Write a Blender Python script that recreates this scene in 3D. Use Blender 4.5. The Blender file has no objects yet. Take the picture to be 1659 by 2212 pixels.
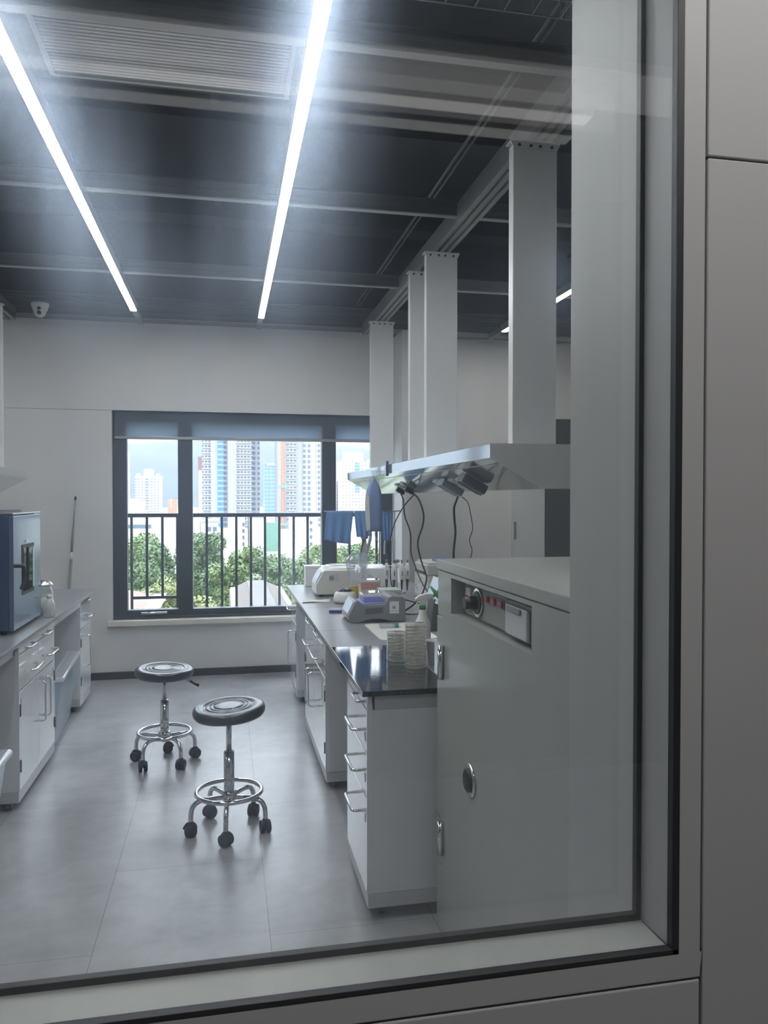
import bpy, bmesh, math, random
from mathutils import Vector, Matrix
random.seed(7)
R = math.radians
sc = bpy.context.scene
COL = sc.collection

# ------------------------------------------------------------------ camera, world, sun, exposure
cam_d = bpy.data.cameras.new('camera'); cam = bpy.data.objects.new('camera', cam_d); COL.objects.link(cam)
cam.location = (0, 0, 1.55); cam.rotation_euler = (R(90 - 0.99), 0, R(-11.56))
cam_d.sensor_fit = 'HORIZONTAL'; cam_d.sensor_width = 36.0; cam_d.lens = 1674 / 1659 * 36.0
cam_d.clip_start = 0.02; cam_d.clip_end = 6000
sc.camera = cam
sc.cycles.transparent_max_bounces = 48
sc.view_settings.view_transform = 'Standard'; sc.view_settings.look = 'None'
sc.view_settings.gamma = 1; sc.view_settings.use_curve_mapping = False
sc.view_settings.exposure = 0.38
LED = 49.0; SKY = 1.0; SUN = 1.2
w = bpy.data.worlds.new('sky'); sc.world = w; w.use_nodes = True
bg = w.node_tree.nodes['Background']
bg.inputs[1].default_value = SKY
wn = w.node_tree; wtc = wn.nodes.new('ShaderNodeTexCoord'); wsp = wn.nodes.new('ShaderNodeSeparateXYZ'); wcr = wn.nodes.new('ShaderNodeValToRGB')
wn.links.new(wtc.outputs['Generated'], wsp.inputs[0]); wn.links.new(wsp.outputs[2], wcr.inputs[0]); wn.links.new(wcr.outputs[0], bg.inputs[0])
wcr.color_ramp.elements[0].position = 0.04; wcr.color_ramp.elements[0].color = (1.05, 1.14, 1.22, 1)      # pale hazy horizon
wcr.color_ramp.elements[1].position = 0.40; wcr.color_ramp.elements[1].color = (6.2, 6.7, 7.4, 1)
sd = bpy.data.lights.new('sun', 'SUN'); sd.energy = SUN; sd.angle = R(6); sd.color = (1.0, 0.96, 0.9)
so = bpy.data.objects.new('sun', sd); COL.objects.link(so); so.rotation_euler = (R(48), 0, R(-38))

# ------------------------------------------------------------------ materials
def nm(name):
    m = bpy.data.materials.new(name); m.use_nodes = True
    return m, m.node_tree, m.node_tree.nodes['Principled BSDF']
def pbr(name, col, rough=0.5, metal=0.0, vary=0.0, scale=8.0, bump=0.0, coat=0.0, bscale=None, stretch=None, spec=0.5):
    m, nt, b = nm(name)
    b.inputs['Base Color'].default_value = (*col, 1); b.inputs['Roughness'].default_value = rough
    b.inputs['Metallic'].default_value = metal; b.inputs['Coat Weight'].default_value = coat
    b.inputs['Coat Roughness'].default_value = 0.08; b.inputs['Specular IOR Level'].default_value = spec
    tc = nt.nodes.new('ShaderNodeTexCoord'); mp = nt.nodes.new('ShaderNodeMapping')
    nt.links.new(tc.outputs['Object'], mp.inputs[0])
    if stretch: mp.inputs['Scale'].default_value = stretch
    if vary:
        n = nt.nodes.new('ShaderNodeTexNoise'); n.inputs['Scale'].default_value = scale; n.inputs['Detail'].default_value = 6
        nt.links.new(mp.outputs[0], n.inputs['Vector'])
        r = nt.nodes.new('ShaderNodeMapRange'); r.inputs[3].default_value = 1 - vary; r.inputs[4].default_value = 1 + vary
        nt.links.new(n.outputs[0], r.inputs[0])
        mx = nt.nodes.new('ShaderNodeVectorMath'); mx.operation = 'SCALE'; mx.inputs[0].default_value = col
        nt.links.new(r.outputs[0], mx.inputs['Scale']); nt.links.new(mx.outputs[0], b.inputs['Base Color'])
    if bump:
        n2 = nt.nodes.new('ShaderNodeTexNoise'); n2.inputs['Scale'].default_value = bscale or scale * 6; n2.inputs['Detail'].default_value = 4
        nt.links.new(mp.outputs[0], n2.inputs['Vector'])
        bp = nt.nodes.new('ShaderNodeBump'); bp.inputs['Strength'].default_value = bump; bp.inputs['Distance'].default_value = 0.01
        nt.links.new(n2.outputs[0], bp.inputs['Height']); nt.links.new(bp.outputs[0], b.inputs['Normal'])
    return m
def emis(name, col, s):
    m = bpy.data.materials.new(name); m.use_nodes = True; nt = m.node_tree
    nt.nodes.remove(nt.nodes['Principled BSDF']); e = nt.nodes.new('ShaderNodeEmission')
    e.inputs[0].default_value = (*col, 1); e.inputs[1].default_value = s
    nt.links.new(e.outputs[0], nt.nodes['Material Output'].inputs[0]); return m
def clear(name, tint=(1, 1, 1), gloss_rough=0.02, base=0.05, grow=0.9, power=4.0, haze=0.0, hazecol=(1, 1, 1), smear=0.0):
    """thin clear sheet: transparent body, mirror reflection growing with angle, optional milky part"""
    m = bpy.data.materials.new(name); m.use_nodes = True; nt = m.node_tree
    nt.nodes.remove(nt.nodes['Principled BSDF'])
    t = nt.nodes.new('ShaderNodeBsdfTransparent'); t.inputs[0].default_value = (*tint, 1)
    g = nt.nodes.new('ShaderNodeBsdfGlossy'); g.inputs['Roughness'].default_value = gloss_rough
    lw = nt.nodes.new('ShaderNodeLayerWeight'); lw.inputs[0].default_value = 0.5
    p = nt.nodes.new('ShaderNodeMath'); p.operation = 'POWER'; p.inputs[1].default_value = power
    nt.links.new(lw.outputs['Facing'], p.inputs[0])
    a = nt.nodes.new('ShaderNodeMath'); a.operation = 'MULTIPLY_ADD'; a.inputs[1].default_value = grow; a.inputs[2].default_value = base
    nt.links.new(p.outputs[0], a.inputs[0])
    body = t
    if smear:
        rf = nt.nodes.new('ShaderNodeBsdfRefraction'); rf.inputs['Roughness'].default_value = 1.0; rf.inputs['IOR'].default_value = 1.09
        rf.inputs[0].default_value = (0.66, 0.80, 1.0, 1)
        tc = nt.nodes.new('ShaderNodeTexCoord'); n = nt.nodes.new('ShaderNodeTexNoise'); n.inputs['Scale'].default_value = 2.5
        mp = nt.nodes.new('ShaderNodeMapping'); mp.inputs['Scale'].default_value = (6, 1, 0.6)
        nt.links.new(tc.outputs['Object'], mp.inputs[0]); nt.links.new(mp.outputs[0], n.inputs['Vector'])
        r = nt.nodes.new('ShaderNodeMapRange'); r.inputs[1].default_value = .3; r.inputs[2].default_value = .7
        r.inputs[3].default_value = smear * .6; r.inputs[4].default_value = smear * 1.3
        nt.links.new(n.outputs[0], r.inputs[0])
        ms = nt.nodes.new('ShaderNodeMixShader'); nt.links.new(r.outputs[0], ms.inputs[0])
        nt.links.new(t.outputs[0], ms.inputs[1]); nt.links.new(rf.outputs[0], ms.inputs[2]); body = ms
    if haze:
        d = nt.nodes.new('ShaderNodeBsdfDiffuse'); d.inputs[0].default_value = (*hazecol, 1)
        tr = nt.nodes.new('ShaderNodeBsdfTranslucent'); tr.inputs[0].default_value = (*hazecol, 1)
        m1 = nt.nodes.new('ShaderNodeMixShader'); m1.inputs[0].default_value = .5
        nt.links.new(d.outputs[0], m1.inputs[1]); nt.links.new(tr.outputs[0], m1.inputs[2])
        m2 = nt.nodes.new('ShaderNodeMixShader'); m2.inputs[0].default_value = haze
        nt.links.new(body.outputs[0], m2.inputs[1]); nt.links.new(m1.outputs[0], m2.inputs[2]); body = m2
    mx = nt.nodes.new('ShaderNodeMixShader'); nt.links.new(a.outputs[0], mx.inputs[0])
    nt.links.new(body.outputs[0], mx.inputs[1]); nt.links.new(g.outputs[0], mx.inputs[2])
    nt.links.new(mx.outputs[0], nt.nodes['Material Output'].inputs[0]); return m
def facade(name, wall, glass, cw, ch, u0, u1, v0, v1, rough=0.6, uoff=0.0):
    """wall with a regular grid of darker openings"""
    m, nt, b = nm(name); b.inputs['Roughness'].default_value = rough
    tc = nt.nodes.new('ShaderNodeTexCoord'); sp = nt.nodes.new('ShaderNodeSeparateXYZ'); nt.links.new(tc.outputs['Object'], sp.inputs[0])
    def M(op, a, bb=None):
        n = nt.nodes.new('ShaderNodeMath'); n.operation = op
        for i, v in enumerate((a, bb)):
            if v is None: continue
            if isinstance(v, (int, float)): n.inputs[i].default_value = v
            else: nt.links.new(v, n.inputs[i])
        return n.outputs[0]
    u = M('FRACT', M('DIVIDE', M('ADD', M('ADD', sp.outputs[0], sp.outputs[1]), uoff + 1000 * cw), cw))
    v = M('FRACT', M('DIVIDE', M('ADD', sp.outputs[2], 1000 * ch), ch))
    k = M('MULTIPLY', M('MULTIPLY', M('GREATER_THAN', u, u0), M('LESS_THAN', u, u1)), M('MULTIPLY', M('GREATER_THAN', v, v0), M('LESS_THAN', v, v1)))
    mx = nt.nodes.new('ShaderNodeMix'); mx.data_type = 'RGBA'
    nt.links.new(k, mx.inputs['Factor']); mx.inputs[6].default_value = (*wall, 1); mx.inputs[7].default_value = (*glass, 1)
    nt.links.new(mx.outputs[2], b.inputs['Base Color']); return m

M = {}
M['wall'] = pbr('wall_paint', (0.60, 0.60, 0.595), 0.7, vary=0.02, scale=3, bump=0.03, bscale=120)
M['pier'] = pbr('grey_pier_panel', (0.34, 0.34, 0.335), 0.45, vary=0.02, scale=2)
M['wall_warm_lit'] = pbr('warm_lit_wall', (0.66, 0.645, 0.62), 0.7, vary=0.02, scale=3)  # same wall, with warm lamp light mixed into the base colour
M['dark_ceiling'] = pbr('dark_ceiling_paint', (0.030, 0.031, 0.034), 0.75, vary=0.15, scale=1.5, bump=0.1, bscale=30)
M['alu'] = pbr('anodised_aluminium', (0.34, 0.345, 0.35), 0.38, 0.7, vary=0.05, scale=4)
M['alu_dark'] = pbr('grey_profile', (0.13, 0.135, 0.14), 0.45, 0.4)
M['white'] = pbr('white_powder_coat', (0.70, 0.71, 0.72), 0.22, vary=0.015, scale=3, coat=0.3)
M['front'] = pbr('white_gloss_front', (0.74, 0.75, 0.76), 0.09, vary=0.015, scale=3, coat=.7)
M['front'].node_tree.nodes['Principled BSDF'].inputs['Coat Roughness'].default_value = .015
M['duct'] = pbr('white_duct', (0.60, 0.605, 0.60), 0.3, vary=0.015, scale=2)
M['skirt'] = pbr('grey_skirt', (0.50, 0.51, 0.52), 0.4)
M['chrome'] = pbr('chrome', (0.72, 0.73, 0.74), 0.12, 1.0)
M['steel'] = pbr('brushed_steel', (0.55, 0.56, 0.57), 0.3, 1.0, vary=0.06, scale=30)
M['black'] = pbr('black_plastic', (0.018, 0.018, 0.022), 0.4)
M['rubber'] = pbr('black_rubber', (0.01, 0.011, 0.014), 0.55)
M['seat'] = pbr('black_foam_seat', (0.022, 0.026, 0.034), 0.33, bump=0.05, bscale=300, coat=0.25)
M['top_satin'] = pbr('grey_satin_worktop', (0.25, 0.256, 0.268), 0.28, vary=0.04, scale=5)
M['top_gloss'] = pbr('black_gloss_worktop', (0.018, 0.02, 0.024), 0.035, bump=0.015, bscale=60, coat=0.6)
M['cream'] = pbr('cream_plastic', (0.60, 0.59, 0.54), 0.4, vary=0.02)
M['wplastic'] = pbr('white_plastic', (0.72, 0.72, 0.71), 0.38)
M['gplastic'] = pbr('grey_plastic', (0.22, 0.23, 0.235), 0.4, vary=0.03)
M['dgrey'] = pbr('dark_grey_plastic', (0.07, 0.075, 0.08), 0.4)
M['oven'] = pbr('beige_grey_enamel', (0.30, 0.305, 0.288), 0.42, vary=0.02, scale=2, coat=0.15)
M['ovenin'] = pbr('beige_grey_recess', (0.28, 0.285, 0.268), 0.45)
M['navy'] = pbr('navy_enamel', (0.035, 0.065, 0.14), 0.22, coat=0.5)
M['bluefront'] = pbr('blue_grey_door', (0.11, 0.155, 0.27), 0.25, 0.3, coat=0.4)
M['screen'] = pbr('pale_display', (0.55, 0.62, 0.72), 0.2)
M['paper'] = pbr('white_paper', (0.72, 0.72, 0.70), 0.8, bump=0.2, bscale=60)
M['blue'] = pbr('royal_blue_plastic', (0.03, 0.06, 0.32), 0.4)
M['purple'] = pbr('lilac_rack', (0.26, 0.28, 0.62), 0.4)
M['pink'] = pbr('salmon_band', (0.62, 0.30, 0.26), 0.5)
M['tan'] = pbr('tan_tip_rack', (0.60, 0.46, 0.33), 0.5)
M['yellow'] = pbr('yellow_cup', (0.70, 0.52, 0.06), 0.4)
M['green'] = pbr('green_tape', (0.02, 0.24, 0.09), 0.5)
M['teal'] = pbr('teal_cap', (0.02, 0.36, 0.33), 0.4)
M['palegreen'] = pbr('pale_green_box', (0.50, 0.55, 0.47), 0.5)
M['red'] = pbr('red_switch', (0.45, 0.04, 0.05), 0.35)
M['cloth'] = pbr('blue_cloth', (0.16, 0.30, 0.56), 0.9, vary=0.05, bump=0.3, bscale=200)
M['bagblue'] = pbr('dusty_blue_bag', (0.20, 0.27, 0.48), 0.65, vary=0.08, bump=0.2, bscale=30)
M['baseboard'] = pbr('dark_skirting', (0.035, 0.036, 0.042), 0.4)
M['sill'] = pbr('cream_sill', (0.62, 0.60, 0.53), 0.45)
M['winframe'] = pbr('dark_window_frame', (0.035, 0.04, 0.055), 0.4, vary=0.08, scale=3)
M['blind'] = None
M['corr_frame'] = pbr('grey_partition_frame', (0.35, 0.35, 0.345), 0.42, vary=0.015, scale=2)
M['corr_panel'] = pbr('grey_partition_panel', (0.35, 0.347, 0.344), 0.5, vary=0.02, scale=1.5)
M['sillpanel'] = pbr('pale_cavity_panel', (0.32, 0.325, 0.305), 0.4, vary=0.02, scale=3)
M['gasket'] = pbr('black_gasket', (0.012, 0.014, 0.018), 0.5)
M['gap'] = pbr('dark_joint', (0.015, 0.015, 0.015), 0.9)
M['corr_dark'] = pbr('dark_corridor_paint', (0.13, 0.13, 0.13), 0.8)
M['corr_white'] = pbr('white_bulkhead_paint', (0.75, 0.75, 0.73), 0.6)
M['led'] = emis('led_diffuser', (0.97, 0.985, 1.0), LED)
M['lamp'] = emis('corridor_lamp', (1.0, 0.985, 0.975), 13.0)
M['lamp_slim'] = emis('corridor_slim_lamp', (1.0, 0.98, 0.95), 1.3)
M['lit_ceiling_glow'] = emis('corridor_ceiling_glow', (1.0, 0.97, 0.93), .55)
M['pane_out'] = clear('outer_pane', (0.975, 0.98, 0.98), 0.0, 0.05, 0.7, 4, smear=0.052)
M['pane_in'] = clear('inner_pane', (0.975, 0.98, 0.98), 0.0, 0.05, 0.7, 4, haze=0.0)
M['pane_win'] = clear('window_pane', (0.97, 0.985, 1.0), 0.0, 0.05, 0.7, 4)
M['pane_dark'] = clear('smoked_pane', (0.35, 0.37, 0.37), 0.02, 0.03, 0.5, 5)
M['petri'] = clear('clear_polystyrene', (0.985, 0.983, 0.97), 0.05, 0.05, 0.9, 2.4, haze=0.012, hazecol=(.9, .88, .82))
M['agar'] = clear('pale_agar', (0.96, 0.95, 0.90), 0.1, 0.03, 0.4, 3, haze=0.07, hazecol=(.8, .76, .62))
M['bag'] = clear('clear_plastic_bag', (0.94, 0.96, 0.98), 0.12, 0.10, 0.8, 2.0, haze=0.22, hazecol=(.9, .95, 1))
M['clearbox'] = clear('clear_box_plastic', (0.95, 0.95, 0.95), 0.05, 0.10, 0.8, 2.5, haze=0.20, hazecol=(.85, .85, .85))
M['bin_blue'] = clear('pale_blue_bin_plastic', (0.75, 0.86, 0.92), 0.12, 0.08, 0.6, 3, haze=0.68, hazecol=(.66, .78, .86))
M['bin_lid'] = clear('milky_lid_plastic', (0.85, 0.87, 0.9), 0.12, 0.12, 0.7, 3, haze=0.8, hazecol=(.82, .84, .87))
M['jar'] = clear('clear_jar_glass', (0.92, 0.95, 0.93), 0.02, 0.12, 0.9, 2.0, haze=0.06)

# blind: woven fabric that lets some daylight through
mb, ntb, bb = nm('blue_grey_blind'); bb.inputs['Base Color'].default_value = (0.26, 0.29, 0.33, 1); bb.inputs['Roughness'].default_value = .9
tl = ntb.nodes.new('ShaderNodeBsdfTranslucent'); tl.inputs[0].default_value = (0.42, 0.48, 0.56, 1)
mm = ntb.nodes.new('ShaderNodeMixShader'); mm.inputs[0].default_value = .72
ntb.links.new(bb.outputs[0], mm.inputs[1]); ntb.links.new(tl.outputs[0], mm.inputs[2]); ntb.links.new(mm.outputs[0], ntb.nodes['Material Output'].inputs[0])
M['blind'] = mb

# floor: large vinyl tiles with a cloudy concrete print
mf, nt, b = nm('grey_concrete_vinyl'); tc = nt.nodes.new('ShaderNodeTexCoord')
n1 = nt.nodes.new('ShaderNodeTexNoise'); n1.inputs['Scale'].default_value = 1.8; n1.inputs['Detail'].default_value = 9; n1.inputs['Roughness'].default_value = .65; n1.inputs['Distortion'].default_value = .25
n2 = nt.nodes.new('ShaderNodeTexNoise'); n2.inputs['Scale'].default_value = 14; n2.inputs['Detail'].default_value = 6
mp = nt.nodes.new('ShaderNodeMapping'); mp.inputs['Rotation'].default_value = (0, 0, R(90)); mp.inputs['Location'].default_value = (0.35, 0.45, 0)
br = nt.nodes.new('ShaderNodeTexBrick'); br.inputs['Scale'].default_value = 1.0; br.inputs['Brick Width'].default_value = 1.2
br.inputs['Row Height'].default_value = 0.6; br.inputs['Mortar Size'].default_value = 0.0016; br.inputs['Mortar Smooth'].default_value = .3; br.offset = .5
br.inputs['Color1'].default_value = (1, 1, 1, 1); br.inputs['Color2'].default_value = (.95, .95, .95, 1); br.inputs['Mortar'].default_value = (.45, .45, .45, 1)
nt.links.new(tc.outputs['Object'], n1.inputs['Vector']); nt.links.new(tc.outputs['Object'], n2.inputs['Vector'])
nt.links.new(tc.outputs['Object'], mp.inputs[0]); nt.links.new(mp.outputs[0], br.inputs['Vector'])
cr = nt.nodes.new('ShaderNodeValToRGB'); cr.color_ramp.elements[0].position = .32; cr.color_ramp.elements[0].color = (.22, .22, .23, 1)
cr.color_ramp.elements[1].position = .68; cr.color_ramp.elements[1].color = (.46, .46, .478, 1)
av = nt.nodes.new('ShaderNodeMath'); av.operation = 'MULTIPLY_ADD'; av.inputs[1].default_value = .15
sb = nt.nodes.new('ShaderNodeMath'); sb.operation = 'MULTIPLY_ADD'; sb.inputs[1].default_value = .85; sb.inputs[2].default_value = 0
nt.links.new(n1.outputs[0], sb.inputs[0]); nt.links.new(n2.outputs[0], av.inputs[0]); nt.links.new(sb.outputs[0], av.inputs[2]); nt.links.new(av.outputs[0], cr.inputs[0])
mxf = nt.nodes.new('ShaderNodeMix'); mxf.data_type = 'RGBA'; mxf.blend_type = 'MULTIPLY'; mxf.inputs['Factor'].default_value = 1
nt.links.new(cr.outputs[0], mxf.inputs[6]); nt.links.new(br.outputs['Color'], mxf.inputs[7]); nt.links.new(mxf.outputs[2], b.inputs['Base Color'])
rr = nt.nodes.new('ShaderNodeMapRange'); rr.inputs[3].default_value = .25; rr.inputs[4].default_value = .34; nt.links.new(n1.outputs[0], rr.inputs[0]); nt.links.new(rr.outputs[0], b.inputs['Roughness'])
bp = nt.nodes.new('ShaderNodeBump'); bp.inputs['Strength'].default_value = .02; bp.inputs['Distance'].default_value = .01
nt.links.new(n1.outputs[0], bp.inputs['Height']); nt.links.new(bp.outputs[0], b.inputs['Normal']); b.inputs['Specular IOR Level'].default_value = .6
M['floor'] = mf

# ------------------------------------------------------------------ mesh helpers
class MB:
    """collects shapes, then links them as one mesh object; coordinates are world coordinates"""
    def __init__(s): s.v = []; s.f = []; s.sm = []
    def add(s, vs, fs, smooth=False):
        o = len(s.v); s.v += [tuple(p) for p in vs]; s.f += [tuple(i + o for i in f) for f in fs]; s.sm += [smooth] * len(fs); return s
    def box(s, x0, x1, y0, y1, z0, z1):
        vs = [(x, y, z) for x in (x0, x1) for y in (y0, y1) for z in (z0, z1)]
        return s.add(vs, [(0, 1, 3, 2), (4, 6, 7, 5), (0, 4, 5, 1), (2, 3, 7, 6), (0, 2, 6, 4), (1, 5, 7, 3)])
    def prism(s, poly, axis, a0, a1, smooth=False):
        """poly: 2-D points in the other two axes in xyz order"""
        n = len(poly); vs = []
        for a in (a0, a1):
            for (p, q) in poly:
                vs.append((a, p, q) if axis == 'X' else (p, a, q) if axis == 'Y' else (p, q, a))
        fs = [(i, (i + 1) % n, n + (i + 1) % n, n + i) for i in range(n)]
        s.add(vs, fs, smooth); o = len(s.v) - 2 * n
        s.f += [tuple(o + i for i in range(n))[::-1], tuple(o + n + i for i in range(n))]; s.sm += [False, False]; return s
    def tube(s, pts, r, n=10, cap=True, closed=False):
        pts = [Vector(p) for p in pts]; rs = r if isinstance(r, (list, tuple)) else [r] * len(pts)
        vs = []; up = None; m = len(pts)
        for i, p in enumerate(pts):
            if closed: t = (pts[(i + 1) % m] - pts[i - 1]).normalized()
            else: t = (pts[min(i + 1, m - 1)] - pts[max(i - 1, 0)]).normalized()
            if up is None: up = Vector((0, 0, 1)) if abs(t.z) < .9 else Vector((1, 0, 0))
            a = t.cross(up)
            if a.length < 1e-6: a = t.orthogonal()
            a.normalize(); bq = a.cross(t).normalized(); up = bq
            for k in range(n):
                an = 2 * math.pi * k / n; vs.append(p + rs[i] * (math.cos(an) * a + math.sin(an) * bq))
        fs = []
        for i in range(m if closed else m - 1):
            for k in range(n):
                j = (i + 1) % m; fs.append((i * n + k, i * n + (k + 1) % n, j * n + (k + 1) % n, j * n + k))
        s.add(vs, fs, True); o = len(s.v) - m * n
        if cap and not closed:
            s.f += [tuple(o + k for k in range(n))[::-1], tuple(o + (m - 1) * n + k for k in range(n))]; s.sm += [False, False]
        return s
    def cyl(s, p0, p1, r, n=24): return s.tube([p0, p1], r, n)
    def lathe(s, prof, c, n=32, M3=None):
        """prof: (radius, height) pairs around a vertical axis through c"""
        vs = []; m = len(prof)
        for (r_, z_) in prof:
            for k in range(n):
                a = 2 * math.pi * k / n; v = Vector((max(r_, 1e-5) * math.cos(a), max(r_, 1e-5) * math.sin(a), z_))
                if M3: v = M3 @ v
                vs.append(v + Vector(c))
        fs = [(i * n + k, i * n + (k + 1) % n, (i + 1) * n + (k + 1) % n, (i + 1) * n + k) for i in range(m - 1) for k in range(n)]
        s.add(vs, fs, True); return s
    def quad(s, a, b, c, d): return s.add([a, b, c, d], [(0, 1, 2, 3)])
    def build(s, name, mat, parent=None, org=None, bevel=0, seg=2, sub=0, solid=0):
        me = bpy.data.meshes.new(name); o = bpy.data.objects.new(name, me)
        w0 = Vector(org) if org is not None else Vector((0, 0, 0))
        if parent is not None and org is None: w0 = Vector(parent.get('_org', (0, 0, 0)))
        me.from_pydata([tuple(Vector(v) - w0) for v in s.v], [], s.f)
        for p, q in zip(me.polygons, s.sm): p.use_smooth = q
        bm = bmesh.new(); bm.from_mesh(me); bmesh.ops.remove_doubles(bm, verts=bm.verts, dist=1e-6)
        bmesh.ops.recalc_face_normals(bm, faces=bm.faces); bm.to_mesh(me); bm.free()
        me.materials.append(mat); COL.objects.link(o); o['_org'] = tuple(w0)
        if parent is not None:
            o.parent = parent; o.location = w0 - Vector(parent.get('_org', (0, 0, 0)))
        else: o.location = w0
        if bevel:
            md = o.modifiers.new('bevel', 'BEVEL'); md.width = bevel; md.segments = seg; md.limit_method = 'ANGLE'; md.angle_limit = R(35)
        if solid:
            md = o.modifiers.new('solid', 'SOLIDIFY'); md.thickness = solid
        if sub:
            md = o.modifiers.new('sub', 'SUBSURF'); md.levels = sub; md.render_levels = sub
        return o
def spline(pts, n=8):
    P = [Vector(p) for p in pts]; P = [2 * P[0] - P[1]] + P + [2 * P[-1] - P[-2]]; out = []
    for i in range(1, len(P) - 2):
        for k in range(n):
            t = k / n; a, b_, c, d = P[i - 1:i + 3]
            out.append(.5 * ((2 * b_) + (-a + c) * t + (2 * a - 5 * b_ + 4 * c - d) * t * t + (-a + 3 * b_ - 3 * c + d) * t ** 3))
    out.append(P[-2]); return out
def tag(o, label=None, cat=None, group=None, kind=None):
    if label: o['label'] = label
    if cat: o['category'] = cat
    if group: o['group'] = group
    if kind: o['kind'] = kind
    return o
def thing(name, label, cat, loc, group=None, kind=None):
    o = bpy.data.objects.new(name, None); COL.objects.link(o); o.location = loc; o['_org'] = tuple(loc)
    o.empty_display_size = .05
    return tag(o, label, cat, group, kind)
def copy_tree(o, parent=None):
    c = o.copy(); COL.objects.link(c)
    if parent is not None: c.parent = parent
    for ch in list(o.children): copy_tree(ch, c)
    return c
def struct(name, mb_, mat, label, parent=None, cat='room part', **k):
    o = mb_.build(name, mat, parent, **k); tag(o, label, cat, kind='structure'); return o

# ------------------------------------------------------------------ room shell
struct('floor', MB().box(-4.5, 5.1, -2.0, 7.1, -.12, 0), M['floor'], 'grey concrete patterned vinyl floor of the laboratory', cat='floor')
struct('wall_back', MB().box(-4.3, -.95, 6.96, 7.14, 0, 2.306).box(-.95, 1.51, 6.96, 7.14, 0, .46), M['wall'],
       'pale grey painted wall around and below the big window', cat='wall')
struct('wall_back', MB().box(-4.3, 1.51, 6.952, 7.16, 2.306, 3.06), M['wall'], 'pale grey upper wall band above the big window', cat='wall')
struct('wall_back', MB().box(1.575, 4.9, 6.96, 7.14, 0, 3.03), M['wall_warm_lit'], 'grey wall behind the white service columns on the right, warm light put into its colour', cat='wall')
struct('trim_1', MB().box(-4.3, 4.9, 6.95, 7.16, 3.06, 3.95), M['dark_ceiling'], 'dark painted strip of wall above the ceiling grid', cat='trim')
struct('wall_right', MB().box(1.51, 1.575, 6.6, 7.14, 0, 3.02), M['wall'], 'narrow projecting wall fin at the right side of the window', cat='wall')
struct('wall_left', MB().box(-4.4, -4.3, -1.7, 7.1, 0, 3.95), M['wall'], 'left side wall of the laboratory', cat='wall')
struct('wall_right', MB().box(4.9, 5.0, -1.7, 7.1, 0, 3.95), M['wall'], 'far right side wall of the laboratory', cat='wall')
ce = MB().box(-4.4, 5.0, 1.15, 7.16, 3.92, 4.05)
for y in (2.9, 4.7, 6.3): ce.box(-4.3, 4.9, y, y + .22, 3.78, 3.92)
for x in (-3.0, -.08, 3.2): ce.box(x, x + .06, 1.3, 6.95, 3.86, 3.92)
struct('ceiling', ce, M['dark_ceiling'], 'dark grey concrete ceiling above the aluminium grid', cat='ceiling')
struct('baseboard_back', MB().box(-4.3, 4.9, 6.94, 6.96, 0, .062), M['baseboard'], 'dark skirting strip along the foot of the window wall', cat='baseboard', bevel=.002)
# doors at the back right
d1 = struct('door_1', MB().box(2.655, 2.985, 6.935, 6.958, 0.0, 2.31), M['wall'], 'pale flush door leaf at the back beside the dark panel', cat='door', bevel=.002)
MB().box(2.668, 2.684, 6.90, 6.935, 1.17, 1.33).build('door_handle', M['alu'], d1, bevel=.003)
struct('door_2', MB().box(2.99, 3.9, 6.93, 6.958, 0.0, 2.31), M['alu_dark'], 'dark grey door panel at the back right of the room', cat='door', bevel=.002)

# window
win = struct('window_1', MB().box(-.95, -.835, 7.0, 7.09, .505, 2.3).box(-.835, 1.405, 7.0, 7.09, .505, .582).box(1.405, 1.51, 7.0, 7.09, .505, 2.3)
             .box(-.835, 1.405, 7.0, 7.09, 2.2, 2.3).box(-.95, 1.51, 6.985, 7.0, .505, .53), M['winframe'], 'dark framed window looking out over the city', cat='window', bevel=.004)
MB().box(-.406, -.283, 6.99, 7.1, .53, 2.25).build('mullion', M['winframe'], win, bevel=.004)
MB().box(.857, .985, 6.99, 7.1, .53, 2.25).build('mullion', M['winframe'], win, bevel=.004)
for x0, x1 in ((-.835, -.406), (-.283, .857), (.985, 1.405)):
    MB().box(x0, x1, 7.045, 7.051, .582, 2.2).build('pane', M['pane_win'], win)
MB().box(-.72, -.50, 6.975, 6.99, .548, .566).box(-.66, -.60, 6.955, 6.978, .552, .562).build('window_handle', M['chrome'], win, bevel=.003)
struct('trim_2', MB().box(-.985, 1.51, 6.9, 7.12, .458, .505), M['sill'], 'cream stone sill under the big window', cat='sill', bevel=.006)
bl = MB().box(-.93, 1.50, 6.985, 6.988, 2.085, 2.305).build('roller_blind', M['blind'], org=(-.93, 6.985, 2.085))
tag(bl, 'blue grey roller blind pulled down over the top of the window', 'blind')
MB().box(-.93, 1.50, 6.975, 6.998, 2.062, 2.088).build('bottom_bar', M['alu'], bl, bevel=.004)
rail = thing('safety_railing', 'dark metal safety railing with upright bars outside the window', 'railing', (-.95, 7.2, .5))
MB().box(-.95, 1.62, 7.18, 7.22, 1.383, 1.418).build('top_rail', M['winframe'], rail, bevel=.003)
MB().box(-.81, -.38, 7.19, 7.215, .652, .678).build('bottom_rail', M['winframe'], rail, bevel=.003)
MB().box(-.45, 1.62, 7.19, 7.215, .50, .53).build('bottom_rail', M['winframe'], rail, bevel=.003)
for x in (-.819, -.688, -.555, -.425, -.297, -.167, -.033, .096, .227, .355, .486, .618, .747, .88, 1.01, 1.141, 1.27, 1.40):
    MB().box(x - .011, x + .011, 7.19, 7.212, .50 if (x < -.8 or x > -.45) else .66, 1.39).build('baluster', M['winframe'], rail)

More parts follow.
